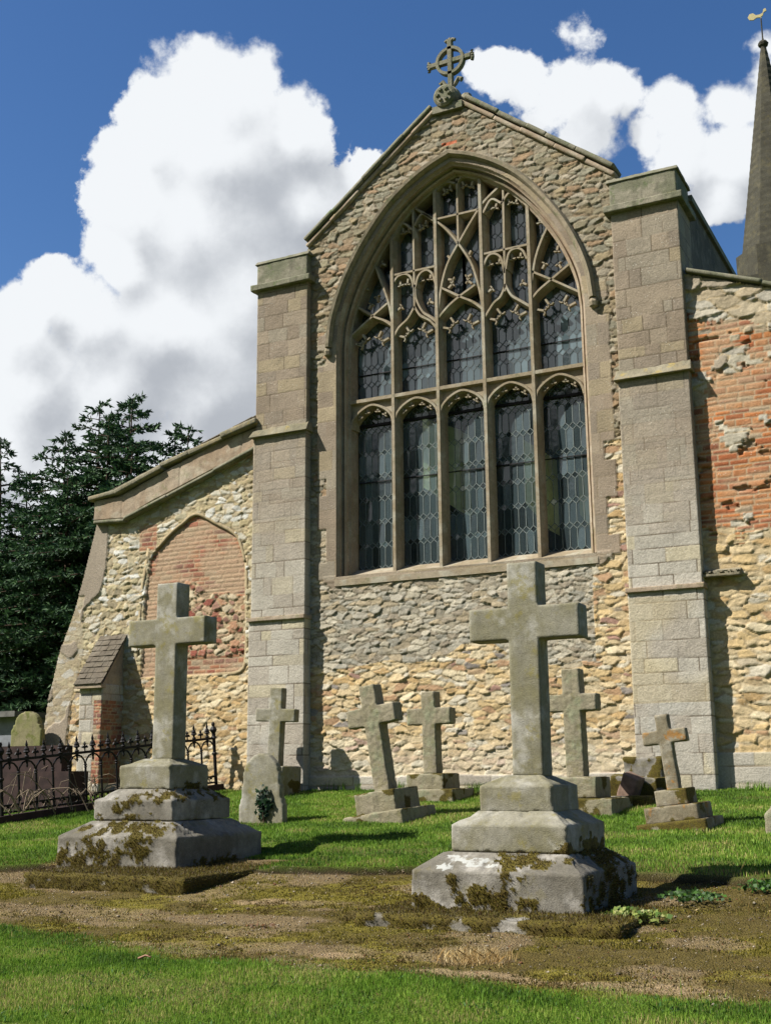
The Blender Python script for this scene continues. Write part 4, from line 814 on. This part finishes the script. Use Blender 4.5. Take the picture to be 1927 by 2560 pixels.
e=empty('cross_monument',(LX,LY,LZ),0,'tall grey stone cross on three mossy steps, the farther big one before the iron railing','grave monument')
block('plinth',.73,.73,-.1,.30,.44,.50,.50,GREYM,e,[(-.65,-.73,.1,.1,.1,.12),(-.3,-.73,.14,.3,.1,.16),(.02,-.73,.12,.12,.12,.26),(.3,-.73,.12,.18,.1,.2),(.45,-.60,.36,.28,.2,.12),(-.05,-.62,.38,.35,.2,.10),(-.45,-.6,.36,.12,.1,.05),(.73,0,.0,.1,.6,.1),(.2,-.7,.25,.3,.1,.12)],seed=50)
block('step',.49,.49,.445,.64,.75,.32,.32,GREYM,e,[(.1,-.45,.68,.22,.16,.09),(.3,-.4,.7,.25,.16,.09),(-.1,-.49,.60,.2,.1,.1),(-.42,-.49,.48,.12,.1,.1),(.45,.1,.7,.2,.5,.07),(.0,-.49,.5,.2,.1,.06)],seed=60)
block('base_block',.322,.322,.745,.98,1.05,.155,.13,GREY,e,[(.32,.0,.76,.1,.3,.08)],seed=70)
cross_mesh('cross',.133,.108,1.04,2.875,.495,2.22,2.50,GREY,e,seed=80).location.x=.05
FOOT.append((LX,LY,.76,.76,0))
# mossy slabs under them
def slab(cx,cy,hx,hy,h,label,seed,rot=0,ms=1.1):
    e=empty('kerb_slab',(cx,cy,0),rot,label,'grave slab')
    V,F,N=gridsolid([-hx,hx],[-hy,hy],[h-.3,h],.024); V=soften(V,F,N,.6); x,y,z=V.T
    m=sst(.40,.56,fbm(x*5,y*5,z*5,seed=seed,o=4)+.12*(V[:,2]>h-.03)+(.06 if ms>1 else 0)+.14*(V[:,0]>hx-.25))
    V=V+N*((.012*(fbm(x*4,y*4,z*4,seed=seed+1,o=4)-.5)*2+.022*m*(.2+fbm(x*24,y*24,z*24,seed=seed+2,o=2)))[:,None])
    moss_tufts(V,N,np.where(V[:,2]>h-.16,m,0),e,seed,k=5); mesh('slab',V,F,GREYM,e,moss=m); return e
slab(-7.33,-6.33,.90,.92,-.855,'low mossy stone slab under the farther big cross',301)
slab(-3.36,-7.08,.97,.93,-.975,'low crumbling mossy slab under the nearer big cross',302)
# ------------------------------------------------------------------ smaller crosses (local frame: x right, z up)
def smallcross(loc,rot,label,w,t,zb,zt,arm,a0,a1,steps,mat,rough=.008,seed=0,group='leaning stone crosses below the church wall',basey=0.):
    e=empty('cross_gravestone',loc,rot[2],label,'gravestone',group,rx=rot[0],ry=rot[1])
    cross_mesh('cross',w,t,zb,zt,arm,a0,a1,mat,e,step=.018,rough=rough,seed=seed)
    for i,(hx,hy,z0,z1,oy) in enumerate(steps):
        V,F,N=gridsolid([-hx,hx],[-hy,hy],[z0,z1],.022); V=soften(V,F,N,.6); x,y,z=V.T; V=V+N*((rough*.8*(fbm(x*22,y*22,z*22,seed=seed+i,o=3)-.5)*2+.006*(fbm(x*5,y*5,z*5,seed=seed+9,o=3)-.5))[:,None]); V[:,1]+=oy
        ms=sst(.55,.7,fbm(x*6,y*6,z*6,seed=seed+4,o=3)+.12*(N[:,2]>.5)); mesh('plinth' if i==0 else 'step',V,F,mat,e,moss=ms*.8)
    FOOT.append((loc[0],loc[1],steps[-1][0],steps[-1][1],rot[2])); return e
G=lambda x,y: float(gz(x,y))
smallcross((-9.72,-.62,G(-9.72,-.62)),(0,2.5,0),'smooth pale stone cross behind the round headstone, against the left buttress',.105,.07,.42,1.56,.34,1.06,1.25,[(.30,.26,-.3,.42,0)],GREY,.003,1)
smallcross((-6.62,-2.95,G(-6.62,-2.95)-.02),(2,-8.5,-3),'strongly leaning rough granite cross on a tilted block, below the window',.105,.10,.30,1.60,.335,1.12,1.34,[(.27,.30,.06,.34,.0),(.40,.42,-.2,.10,.0)],ROUGHST,.011,2)
smallcross((-6.93,-1.05,G(-6.93,-1.05)),(0,-1.0,0),'upright rough granite cross just behind the strongly leaning one',.10,.10,.33,1.42,.32,.98,1.20,[(.27,.27,.12,.33,.0),(.44,.36,-.2,.13,.0)],ROUGHST,.011,3)
smallcross((-4.55,-2.15,G(-4.55,-2.15)),(0,-.8,0),'rough granite cross half hidden behind the big right cross shaft',.11,.10,.30,1.64,.30,1.14,1.34,[(.30,.28,.14,.38,.0),(.52,.42,-.2,.14,.0)],ROUGHST,.011,4)
smallcross((-3.10,-3.30,G(-3.10,-3.30)-.01),(1,-6.5,-3),'small leaning stone cross with orange lichen, before the right buttress',.068,.055,.34,1.15,.235,.85,.99,[(.17,.17,.22,.385,.0),(.28,.26,.06,.225,.0),(.36,.34,-.2,.07,.0)],m_stone('orange_lichened_stone',S(160,150,125),S(130,118,92),S(170,162,142),(S(176,122,44),.75),.45,sc1=4),.005,5)
# ------------------------------------------------------------------ headstones
def slabstone(name,poly,t,loc,rot,mat,label,cat='gravestone',amp=.004,seed=0,group=None):
    e=empty(name,loc,rot[2],label,cat,group,rx=rot[0],ry=rot[1]); step=.02
    xs=[p[0] for p in poly]; zs=[p[1] for p in poly]
    V,F,N=gridsolid([min(xs),max(xs)],[-t/2,t/2],[min(zs),max(zs)],step,lambda X,Y,Z:inpoly(X,Z,poly))
    V=soften(V,F,N,.6,3); x,y,z=V.T; V=V+N*((amp*(fbm(x*10,y*10,z*10,seed=seed,o=4)-.5)*2)[:,None]); mesh('slab',V,F,mat,e,moss=np.zeros(len(V))); FOOT.append((loc[0],loc[1],(max(xs)-min(xs))/2,t/2+.02,rot[2])); return e
def arc(cx,cz,r,a0,a1,n,rz=None): return [(cx+r*math.cos(rad(a0+(a1-a0)*i/n)),cz+(rz or r)*math.sin(rad(a0+(a1-a0)*i/n))) for i in range(n+1)]
slabstone('headstone',[(-.32,-.2),(.32,-.2),(.32,.20),(.285,.29)]+arc(0,.52,.262,0,180,16,.30)+[(-.285,.29),(-.32,.20)],.11,(-8.15,-3.34,G(-8.15,-3.34)),(0,-.8,0),GREY,'round topped grey headstone with ivy at its foot, beside the farther big cross',seed=1)
FH=m_stone('greened_headstone',S(150,140,105),S(120,124,62),S(168,154,124),(S(104,110,44),.8),.15,sc1=1.6,streak=.8)
slabstone('headstone',[(-.34,-.3),(.34,-.3),(.34,1.02),(.31,1.06),(.30,1.12)]+arc(0,1.12,.27,0,180,14,.22)+[(-.30,1.12),(-.31,1.06),(-.34,1.02)],.11,(-14.86,-.30,-.22),(0,0,0),FH,'tall greenish headstone with shouldered round top, left of the church corner',seed=2)
slabstone('headstone',[(-.15,-.2),(.3,-.2),(.3,.30),(.1,.33),(-.06,.29),(-.15,.17)],.16,(-2.02,-3.75,G(-2.0,-3.75)),(0,0,0),ROUGHST,'rough pale stone at the right edge on the grass',seed=3,amp=.012)
# dark monument inside the railing
e=empty('ledger_monument',(-12.85,-2.3,-.45),4,'dark reddish slab monument inside the iron railing','grave monument')
m=MB(); m.box((-.9,-.12,-.1),(.62,.12,.92)); m.build('slab',DARKSL,e); m=MB(); m.box((-.95,-.2,-.15),(.82,.25,.55)); m.build('step',DARKSL,e)
# rubble by the wall
def stone(name,loc,rot,dims,mat,label,ms=.0,seed=0,group=None,cat='stone'):
    e=empty(name,loc,rot[2],label,cat,group,rx=rot[0],ry=rot[1]); hx,hy,h=dims
    V,F,N=gridsolid([-hx,hx],[-hy,hy],[0,h],.02); V=soften(V,F,N,.6,2); x,y,z=V.T; m=sst(.5,.62,fbm(x*7,y*7,z*7,seed=seed,o=4)+ms); V=V+N*((.012*(fbm(x*9,y*9,z*9,seed=seed+2,o=3)-.5)*2+.012*m)[:,None]); mesh('block',V,F,mat,e,moss=m); FOOT.append((loc[0],loc[1],hx,hy,rot[2])); return e
stone('fallen_block',(-4.05,-1.05,-.33),(0,0,3),(.24,.14,.52),GREYM,'upright grey block with mossy foot, behind the little leaning cross',.05,1)
stone('fallen_block',(-4.12,-1.12,-.34),(2,3,8),(.36,.26,.30),GREYM,'broken mossy block under the upright grey one',.14,2)
stone('fallen_slab',(-4.20,-1.42,-.33),(8,24,-8),(.11,.10,.34),m_plain('brown_slab',S(112,92,78),.9,.25,12),'small brown slab leaning on the mossy broken block',-.2,3,cat='grave slab')
stone('kerb_stone',(-4.35,-1.62,-.38),(0,0,2),(.50,.12,.11),GREYM,'low kerb stone in front of the broken mossy block',.08,4)
# ------------------------------------------------------------------ iron railing
A=Vector((-11.93,-3.78,0));B=Vector((-11.07,-.12,0)); L=(B-A).length; dr=(B-A).normalized(); ang=math.degrees(math.atan2(dr.y,dr.x))
rl=empty('iron_railing',(A.x,A.y,G(A.x,A.y)-.0),ang,'rusty cast iron railing with spear finials round a grave plot','railing')
# local frame: x along fence
zbase0=0.; rise=(G(B.x,B.y)-G(A.x,A.y)); rl.rotation_euler=(0,-math.atan2(rise,L),rad(ang))
m=MB(); m.box((-.1,-.07,-.22),(L+.1,.07,.10)); m.build('kerb',DARKSL,rl)
for z,h in ((.215,.026),(.125,.024),(.795,.036)):
    m=MB(); m.box((0,-.018,z),(L,.018,z+h)); m.build('rail',IRON,rl)
def spear(m,x,z,s=1.15):
    m.lathe((x,0,z),[(.012*s,0),(.03*s,.02*s),(.014*s,.035*s),(.012*s,.05*s),(.042*s,.07*s),(.03*s,.085*s),(.03*s,.1*s),(.012*s,.13*s),(.016*s,.15*s),(.002,.2*s)],7)
def fleur(m,x,z):
    m.tube([(x,0,z),(x,0,z+.10)],[.01,.014],5); 
    for s in (-1,1): m.tube([(x,0,z+.05),(x+s*.035,0,z+.065),(x+s*.045,0,z+.045)],[.016,.018,.014],5)
    m.lathe((x,0,z+.085),[(.018,0),(.02,.02),(.003,.05)],6)
nb=14; sp=L/nb
for i in range(nb+1):
    x=i*sp
    if i in (0,nb):
        m=MB(); m.tube([(x,0,-.2),(x,0,.86)],.026,8); m.lathe((x,0,.8),[(.03,0),(.05,.02),(.03,.05),(.028,.09),(.05,.12),(.055,.15),(.02,.2),(.03,.23),(.02,.26)],8); m.lathe((x,0,.55),[(.026,0),(.042,.015),(.042,.035),(.026,.05)],8); m.build('post',IRON,rl); continue
    m=MB(); m.tube([(x,0,.15),(x,0,.62)],.016,6); m.lathe((x,0,.60),[(.012,0),(.026,.012),(.014,.025),(.028,.045),(.014,.06)],7); m.build('bar',IRON,rl)
for i in range(nb):
    x0=i*sp;x1=x0+sp;c=(x0+x1)/2; m=MB()
    m.tube([(x0+.005,0,.65),(x0+.02,0,.71),(x0+sp*.25,0,.765),(c,0,.79)],.013,5); m.tube([(x1-.005,0,.65),(x1-.02,0,.71),(x1-sp*.25,0,.765),(c,0,.79)],.013,5)
    m.lathe((c,0,.69),[(.004,0),(.018,.03),(.014,.055),(.02,.08),(.012,.11)],6); m.build('arch',IRON,rl)
    m=MB(); spear(m,c,.82,1.2); m.build('finial',IRON,rl)
    m=MB(); fleur(m,x0,.83) if i else None
    if i: m.build('finial',IRON,rl)
    m=MB(); m.lathe((c,0,.150),[(.004,0),(.01,.01),(.01,.045),(.004,.055)],5)
    for a in range(4):
        t=a*math.pi/2+.785; m.lathe((c+.05*math.cos(t),0,.175+.0+.045*math.sin(t)-.02),[(.004,0),(.022,.012),(.022,.026),(.004,.038)],6)
    m.build('quatrefoil',IRON,rl)
# brambles inside the plot
bt=empty('dead_brambles',(-12.3,-2.6,-.42),0,'tangle of dead bramble stems inside the iron railing','plant'); m=MB(); rr=random.Random(3)
for i in range(34):
    x,y=rr.uniform(-.5,.9),rr.uniform(-1.3,1.6); a=rr.uniform(0,6.28); l=rr.uniform(.3,.95); q=[(x,y,-.05)]; hx=rr.uniform(.2,.7)
    for k in range(1,6): t=k/5; q.append((x+math.cos(a)*l*t,y+math.sin(a)*l*t,-.05+hx*math.sin(t*rr.uniform(1.6,3.0))))
    m.tube(q,[.009,.008,.007,.006,.005,.003],4)
for i in range(40):
    x,y=rr.uniform(.35,.95),rr.uniform(-1.9,1.8); a=rr.uniform(0,6.28); q=[(x,y,0.0)]; l=rr.uniform(.15,.45)
    for k in range(1,4): t=k/3; q.append((x+math.cos(a)*l*t,y+math.sin(a)*l*t,.28*math.sin(t*2.4)))
    m.tube(q,[.008,.007,.006,.004],4)
m.build('stems',TWIG,bt)
# ------------------------------------------------------------------ plants
def leafy(name,loc,rx,ry,rz,n,size,pal,label,seed,cat='plant',flatY=False,parent=None):
    r=np.random.default_rng(seed); e=empty(name,loc,0,label,cat); d=r.normal(size=(n,3)); d/=np.linalg.norm(d,axis=1,keepdims=True); d*=(r.random((n,1))**.45); c=d*[rx,ry,rz]; c[:,2]=np.abs(c[:,2]) if not flatY else c[:,2]
    V=[];Cc=[]
    for i in range(n):
        s=size*r.uniform(.6,1.3); nr=r.normal(size=3)+[0,-.8,.9]; nr/=np.linalg.norm(nr); a=np.cross(nr,r.normal(size=3)); a/=np.linalg.norm(a); b=np.cross(nr,a)
        V+=[c[i]-a*s*.1,c[i]+b*s*.5+a*s*.35,c[i]+a*s,c[i]-b*s*.5+a*s*.35]; k=pal[r.integers(len(pal))]*r.uniform(.7,1.3); Cc+=[k]*4
    mesh('leaves',np.array(V),np.arange(4*n).reshape(n,4),LEAF,e,col=np.array(Cc),smooth=False); return e
GP=np.array([S(46,72,24),S(60,92,30),S(36,58,22)]); IVY=np.array([S(22,44,26),S(30,56,32),S(46,70,44)])
e=leafy('ivy',(-8.10,-3.42,-.30),.13,.03,.20,170,.05,IVY,'dark ivy sprig growing up the foot of the round headstone',1,flatY=True); m=MB(); m.tube([(0.02,0,-.27),(0,0,-.15),(-.01,0,.02)],[.012,.01,.006],5); m.build('stem',BARK,e)
leafy('weed_clump',(-2.42,-7.52,-.97),.24,.10,.07,260,.034,np.array([S(96,112,40),S(130,140,70),S(70,96,34),S(160,160,100)]),'clump of pale green weeds at the front right of the nearer big cross',2)
leafy('weed_clump',(-2.20,-6.75,-.90),.26,.3,.05,220,.032,GP*1.3,'low nettle patch right of the nearer big cross',3)
leafy('weed_clump',(-1.75,-6.35,-.86),.25,.12,.08,160,.034,GP*1.5,'small bright weeds near the right edge by the turf lip',4)
leafy('weed_clump',(-4.75,-1.6,-.36),.25,.2,.22,200,.05,GP,'green weeds among the broken blocks by the wall',5)
leafy('fallen_leaf_cluster',(-5.02,-8.15,-1.09),.16,.09,.02,40,.035,np.array([S(112,84,56),S(96,72,50)]),'small patch of brown fallen leaves on the mossy path',6)
# bramble twigs and a scrap on the grass
e=empty('twig',(-4.95,-9.62,-1.13),0,'short forked dry twig lying on the near grass','twig'); m=MB(); m.tube([(-.07,0,.02),(-.02,.01,.04),(.03,0,.035)],[.008,.007,.006],5); m.tube([(-.0,.01,.04),(.03,-.02,.06)],[.006,.004],5); m.build('stick',m_plain('pinkish_twig',S(132,98,78),.8,.2,30),e)
# ------------------------------------------------------------------ grass
GRS=np.array([S(58,84,24),S(78,108,30),S(96,130,36),S(110,142,44),S(132,150,60),S(164,152,96)])
BRN=np.array([S(96,80,40),S(120,98,50),S(84,88,34),S(150,128,80),S(70,60,26)])
MOS=np.array([S(98,92,30),S(120,110,36),S(76,70,26),S(100,82,40)])
kg=lambda x,y:(1-path_mask(x,y))*(y<-.06)*1.0
blades('near_grass',330000,(-9,1.5,-10.8,-8.6),lambda x,y:(1-path_mask(x,y))**2*(.55+.6*fbm(x*2,y*2,seed=200)),(.012,.036),(.0016,.0034),GRS,'short bright green grass in the foreground',seed=5)
blades('far_grass',420000,(-16,1.5,-7.6,-.05),lambda x,y:(1-path_mask(x,y))**2*(y>turf_edge(x)+.03)*np.where(y>-1.2,.8,1)*(1-.5*sst(.62,.7,fbm(x*1.1+9,y*2,seed=100,o=4))),(.016,.042),(.003,.006),GRS,'mown green grass between the graves and the church',seed=6)
blades('dry_grass',60000,(-12,1.5,-10.,-5.4),lambda x,y:np.exp(-((y-turf_edge(x)-.18)/.22)**2)*.8+np.exp(-((y-grass_near(x)-.0)/.25)**2)*.6+.06,(.015,.04),(.0018,.0035),BRN,'brown dry grass along the edges of the mossy path',seed=7)
blades('moss_tufts',330000,(-12,1.5,-10.,-5.9),lambda x,y:path_mask(x,y)*sst(.32,.5,fbm(x*2.1,y*3,seed=96,o=4))*(.3+.7*sst(.62,.5,fbm(x*1.6+4,y*3.0,seed=97,o=5))),(.008,.02),(.003,.006),MOS,'olive moss growing over the old path',seed=8)
for nm,cx,cy,s in (('straw_tuft',-3.12,-8.72,1),):
    r=np.random.default_rng(3); 
    blades('straw_tuft',5000,(cx-.3,cx+.3,cy-.2,cy+.2),lambda x,y:np.exp(-((x-cx)/.16)**2-((y-cy)/.09)**2),(.03,.08),(.0015,.003),np.array([S(190,165,110),S(170,142,90),S(205,185,135)]),'pale straw coloured dead tuft on the path',lean=1.4,seed=9)
blades('clover',26000,(-9,1.5,-10.8,-8.8),lambda x,y:(1-path_mask(x,y))**2*sst(.5,.62,fbm(x*2.4,y*3,seed=205,o=3)),(.010,.026),(.005,.010),np.array([S(44,78,26),S(58,96,34),S(70,108,44)]),'patches of clover in the foreground grass',lean=2.2,seed=15)
blades('fallen_leaves',900,(-9,1.5,-10.8,-5.5),lambda x,y:x*0+1,(.008,.02),(.006,.014),np.array([S(130,100,60),S(104,76,46),S(160,140,96)]),'small dry leaves scattered over the grass and path',lean=2.5,seed=16)
blades('long_grass',9000,(-16,1.5,-10.8,-.1),lambda x,y:(1-path_mask(x,y))*sst(.56,.66,fbm(x*2.1,y*2.6,seed=207,o=3)),(.05,.11),(.0016,.003),GRS,'scattered longer grass stalks in the turf',lean=.8,seed=18)
blades('wall_weeds',5000,(-10,0,-.35,-.08),lambda x,y:fbm(x*3,y*3,seed=12)>.55,(.06,.16),(.003,.006),GRS,'taller grass along the foot of the church wall',seed=10)
# pebbles on the path
r=np.random.default_rng(17); n=26000; x=r.uniform(-11,1.2,n); y=r.uniform(-9.7,-6,n); k=r.random(n)<path_mask(x,y)*(.25+.75*sst(.45,.6,fbm(x*1.6+4,y*3,seed=97,o=5))); x=x[k];y=y[k];n=len(x); s=r.uniform(.002,.008,n)*(1+(r.random(n)<.04)*1.2); z=gz(x,y)+s*.3
O=np.array([[1,0,0],[0,1,0],[-1,0,0],[0,-1,0],[0,0,.7],[0,0,-.7]]); V=np.stack([x,y,z],1)[:,None,:]+O[None]*s[:,None,None]*r.uniform(.6,1.4,(n,6,1)); T=np.array([[0,1,4],[1,2,4],[2,3,4],[3,0,4],[1,0,5],[2,1,5],[3,2,5],[0,3,5]])
F=(np.arange(n)*6)[:,None,None]+T[None]; pc=np.array([S(168,156,136),S(140,126,104),S(160,148,126),S(110,96,78),S(120,84,60)])[r.integers(0,5,n)]
o=mesh('gravel',V.reshape(-1,3),F.reshape(-1,3),SOIL,col=np.repeat(pc,6,axis=0),smooth=False); tag(o,'small pebbles scattered over the mossy path','gravel',kind='stuff')
# ------------------------------------------------------------------ cedar behind the aisle
def cedar(name,base,leaders,label,seed):
    r=np.random.default_rng(seed); e=empty(name,base,0,label,'tree'); tm=MB(); Vs=[];Cs=[]
    bx,by,bz=base
    def tuft(p,d,L,n):
        # needle sprays along a twig p->p+d*L
        t=r.random(n); c=p+np.outer(t*L,d); w=r.uniform(.06,.12,n); ln=r.uniform(.08,.19,n)
        dd=d+r.normal(size=(n,3))*.55; dd/=np.linalg.norm(dd,axis=1,keepdims=True); s=np.cross(dd,r.normal(size=(n,3))); s/=np.linalg.norm(s,axis=1,keepdims=True)+1e-9
        q=np.stack([c-s*w[:,None]*.3,c+dd*ln[:,None]*.6+s*w[:,None]*.35,c+dd*ln[:,None]*1.3,c+dd*ln[:,None]*.5-s*w[:,None]*.35],1); Vs.append(q.reshape(-1,3))
        cc=1.35*np.array([S(36,58,34),S(48,74,42),S(28,48,30),S(62,86,50)])[r.integers(0,4,n)]*r.uniform(.7,1.2,(n,1)); Cs.append(np.repeat(cc,4,axis=0))
    for (lx,ly,lz,zb,Rm) in leaders:
        tip=np.array([lx-bx,ly-by,lz-bz]); fork=np.array([(lx-bx)*.15,(ly-by)*.15,zb-bz]); fork[2]=max(fork[2],.5)
        pts=[np.array([0,0,-.3]),fork*[.6,.6,.5],fork,np.array([tip[0]*.85,tip[1]*.85,fork[2]+(tip[2]-fork[2])*.35]),tip]; pts=crom([tuple(p) for p in pts],4)
        rs=[.32*(1-.96*i/(len(pts)-1)) for i in range(len(pts))]; tm.tube([tuple(p) for p in pts],rs,7)
        H=tip[2]-fork[2]; nbr=int(H*6.8)
        for b in range(nbr):
            s=(b+r.random())/nbr; s=s**1.05; dz=s*H; z=tip[2]-dz; pi=np.interp(z,pts[:,2],np.arange(len(pts))); p0=np.array([np.interp(pi,np.arange(len(pts)),pts[:,k]) for k in range(3)])
            Lb=min(.12+.66*dz,Rm)*r.uniform(.65,1.15); a=b*2.4+r.uniform(-.4,.4); d=np.array([math.cos(a),math.sin(a),0]); nseg=6; P_=[p0]
            el0=.35 if dz<2 else .12
            for k in range(1,nseg+1):
                t=k/nseg; P_.append(p0+d*Lb*t+np.array([0,0,Lb*(el0*t-.34*t*t+ (.10*t**4))]))
            tm.tube([tuple(p) for p in P_],[.035*(1-.85*k/nseg)*min(1,Lb/1.5)+.006 for k in range(nseg+1)],4,False)
            ntw=max(3,int(Lb*6.5))
            for w in range(ntw):
                t=(w+1)/ntw; i=min(int(t*nseg),nseg-1); f=t*nseg-i; pp=P_[i]*(1-f)+P_[i+1]*f; side=1 if w%2 else -1
                aa=a+side*r.uniform(.5,1.05); tl=(.16+.30*Lb*(1-t)*.9+.07)*r.uniform(.7,1.2); td=np.array([math.cos(aa),math.sin(aa),r.uniform(-.22,.18)]); td/=np.linalg.norm(td)
                tuft(pp,td,tl,int(8+tl*30))
            tuft(P_[-2],(P_[-1]-P_[-2])/np.linalg.norm(P_[-1]-P_[-2]),np.linalg.norm(P_[-1]-P_[-2])*1.1,8)
        tuft(tip-[0,0,.35],np.array([0,0,1.]),.4,14)
    V=np.concatenate(Vs);C=np.concatenate(Cs); n=len(V)//4
    mesh('crown',V,np.arange(len(V)).reshape(n,4),NEEDLE,e,col=C,smooth=False); tm.build('trunk',BARK,e); return e
cedar('cedar_tree',(-25.6,14.5,-.4),[(-26.0,14,12.3,4,3.2),(-25.2,14.6,12.4,4.5,3.0),(-24.3,13.6,12.1,4,3.4),(-22.6,14.4,11.0,3,3.2),(-21.6,15,10.6,3,3),(-29.6,13.2,11.3,2,3.6),(-27.8,14.6,9.5,2,3.6),(-30.6,14.2,8.0,1,3.8),(-27.2,12.8,7.0,1,3.8),(-24.6,12.6,8.4,1,3.6),(-22.6,13,7.2,1,3.5),(-28.8,12.0,4.6,.6,4.0),(-23.4,12.6,10.2,2,3.8),(-25.8,12.4,9.6,2,4.6),(-24.9,13.2,11.4,3,3.8),(-26.9,13.4,11.2,3,3.8),(-28.9,13.8,10.1,2,4.2),(-23.2,14.5,11.2,3,3.6),(-28.2,13,8.6,1,4.2),(-24,11.6,5.8,1,4),(-25.5,12.0,5.2,.6,3.4)],'big dark green cedar with several pointed leaders, left of the church',5)
# a grey wall or outbuilding far left, glimpsed behind the headstones
e=empty('outbuilding',(-27.5,9,-.3),0,'low grey outbuilding in shade under the cedar','building'); m=MB(); m.box((-6,0,-.3),(3.4,3,2.0)); m.build('wall',m_plain('grey_wall',S(110,112,116),.9,.2,3),e); m=MB(); m.prism([(-6.2,1.95),(3.6,1.95),(3.6,2.1),(-6.2,2.1)],-.3,3.2); m.build('roof',ROOFM,e)
m=MB(); m.box((.6,-.03,.9),(1.2,.02,1.5)); m.build('window',m_plain('dark_pane',(.04,.05,.06),.3,.1,3),e)
# unseen tree belt added behind the photographer to darken what the lower lights mirror
r=np.random.default_rng(41); n=60000; x=r.uniform(-75,12,n); base_h=18+8*fbm(x*.08,x*0,seed=7,o=3); y=-46+r.normal(size=n)*2.2; z=-2+base_h*r.random(n)**.7
d=r.normal(size=(n,3)); d/=np.linalg.norm(d,axis=1,keepdims=True); a=np.cross(d,r.normal(size=(n,3))); a/=np.linalg.norm(a,axis=1,keepdims=True); s=r.uniform(.4,.9,n)[:,None]; c=np.stack([x,y,z],1)
V=np.stack([c-a*s,c+d*s*.6,c+a*s,c-d*s*.6],1).reshape(-1,3); o=mesh('unseen_woodland',V,np.arange(4*n).reshape(n,4),NEEDLE,col=np.repeat(np.array([S(50,70,30),S(36,56,26)])[r.integers(0,2,n)],4,axis=0),smooth=False); tag(o,'unseen belt of trees added behind the camera to darken the window reflections','unseen_woodland',kind='stuff')
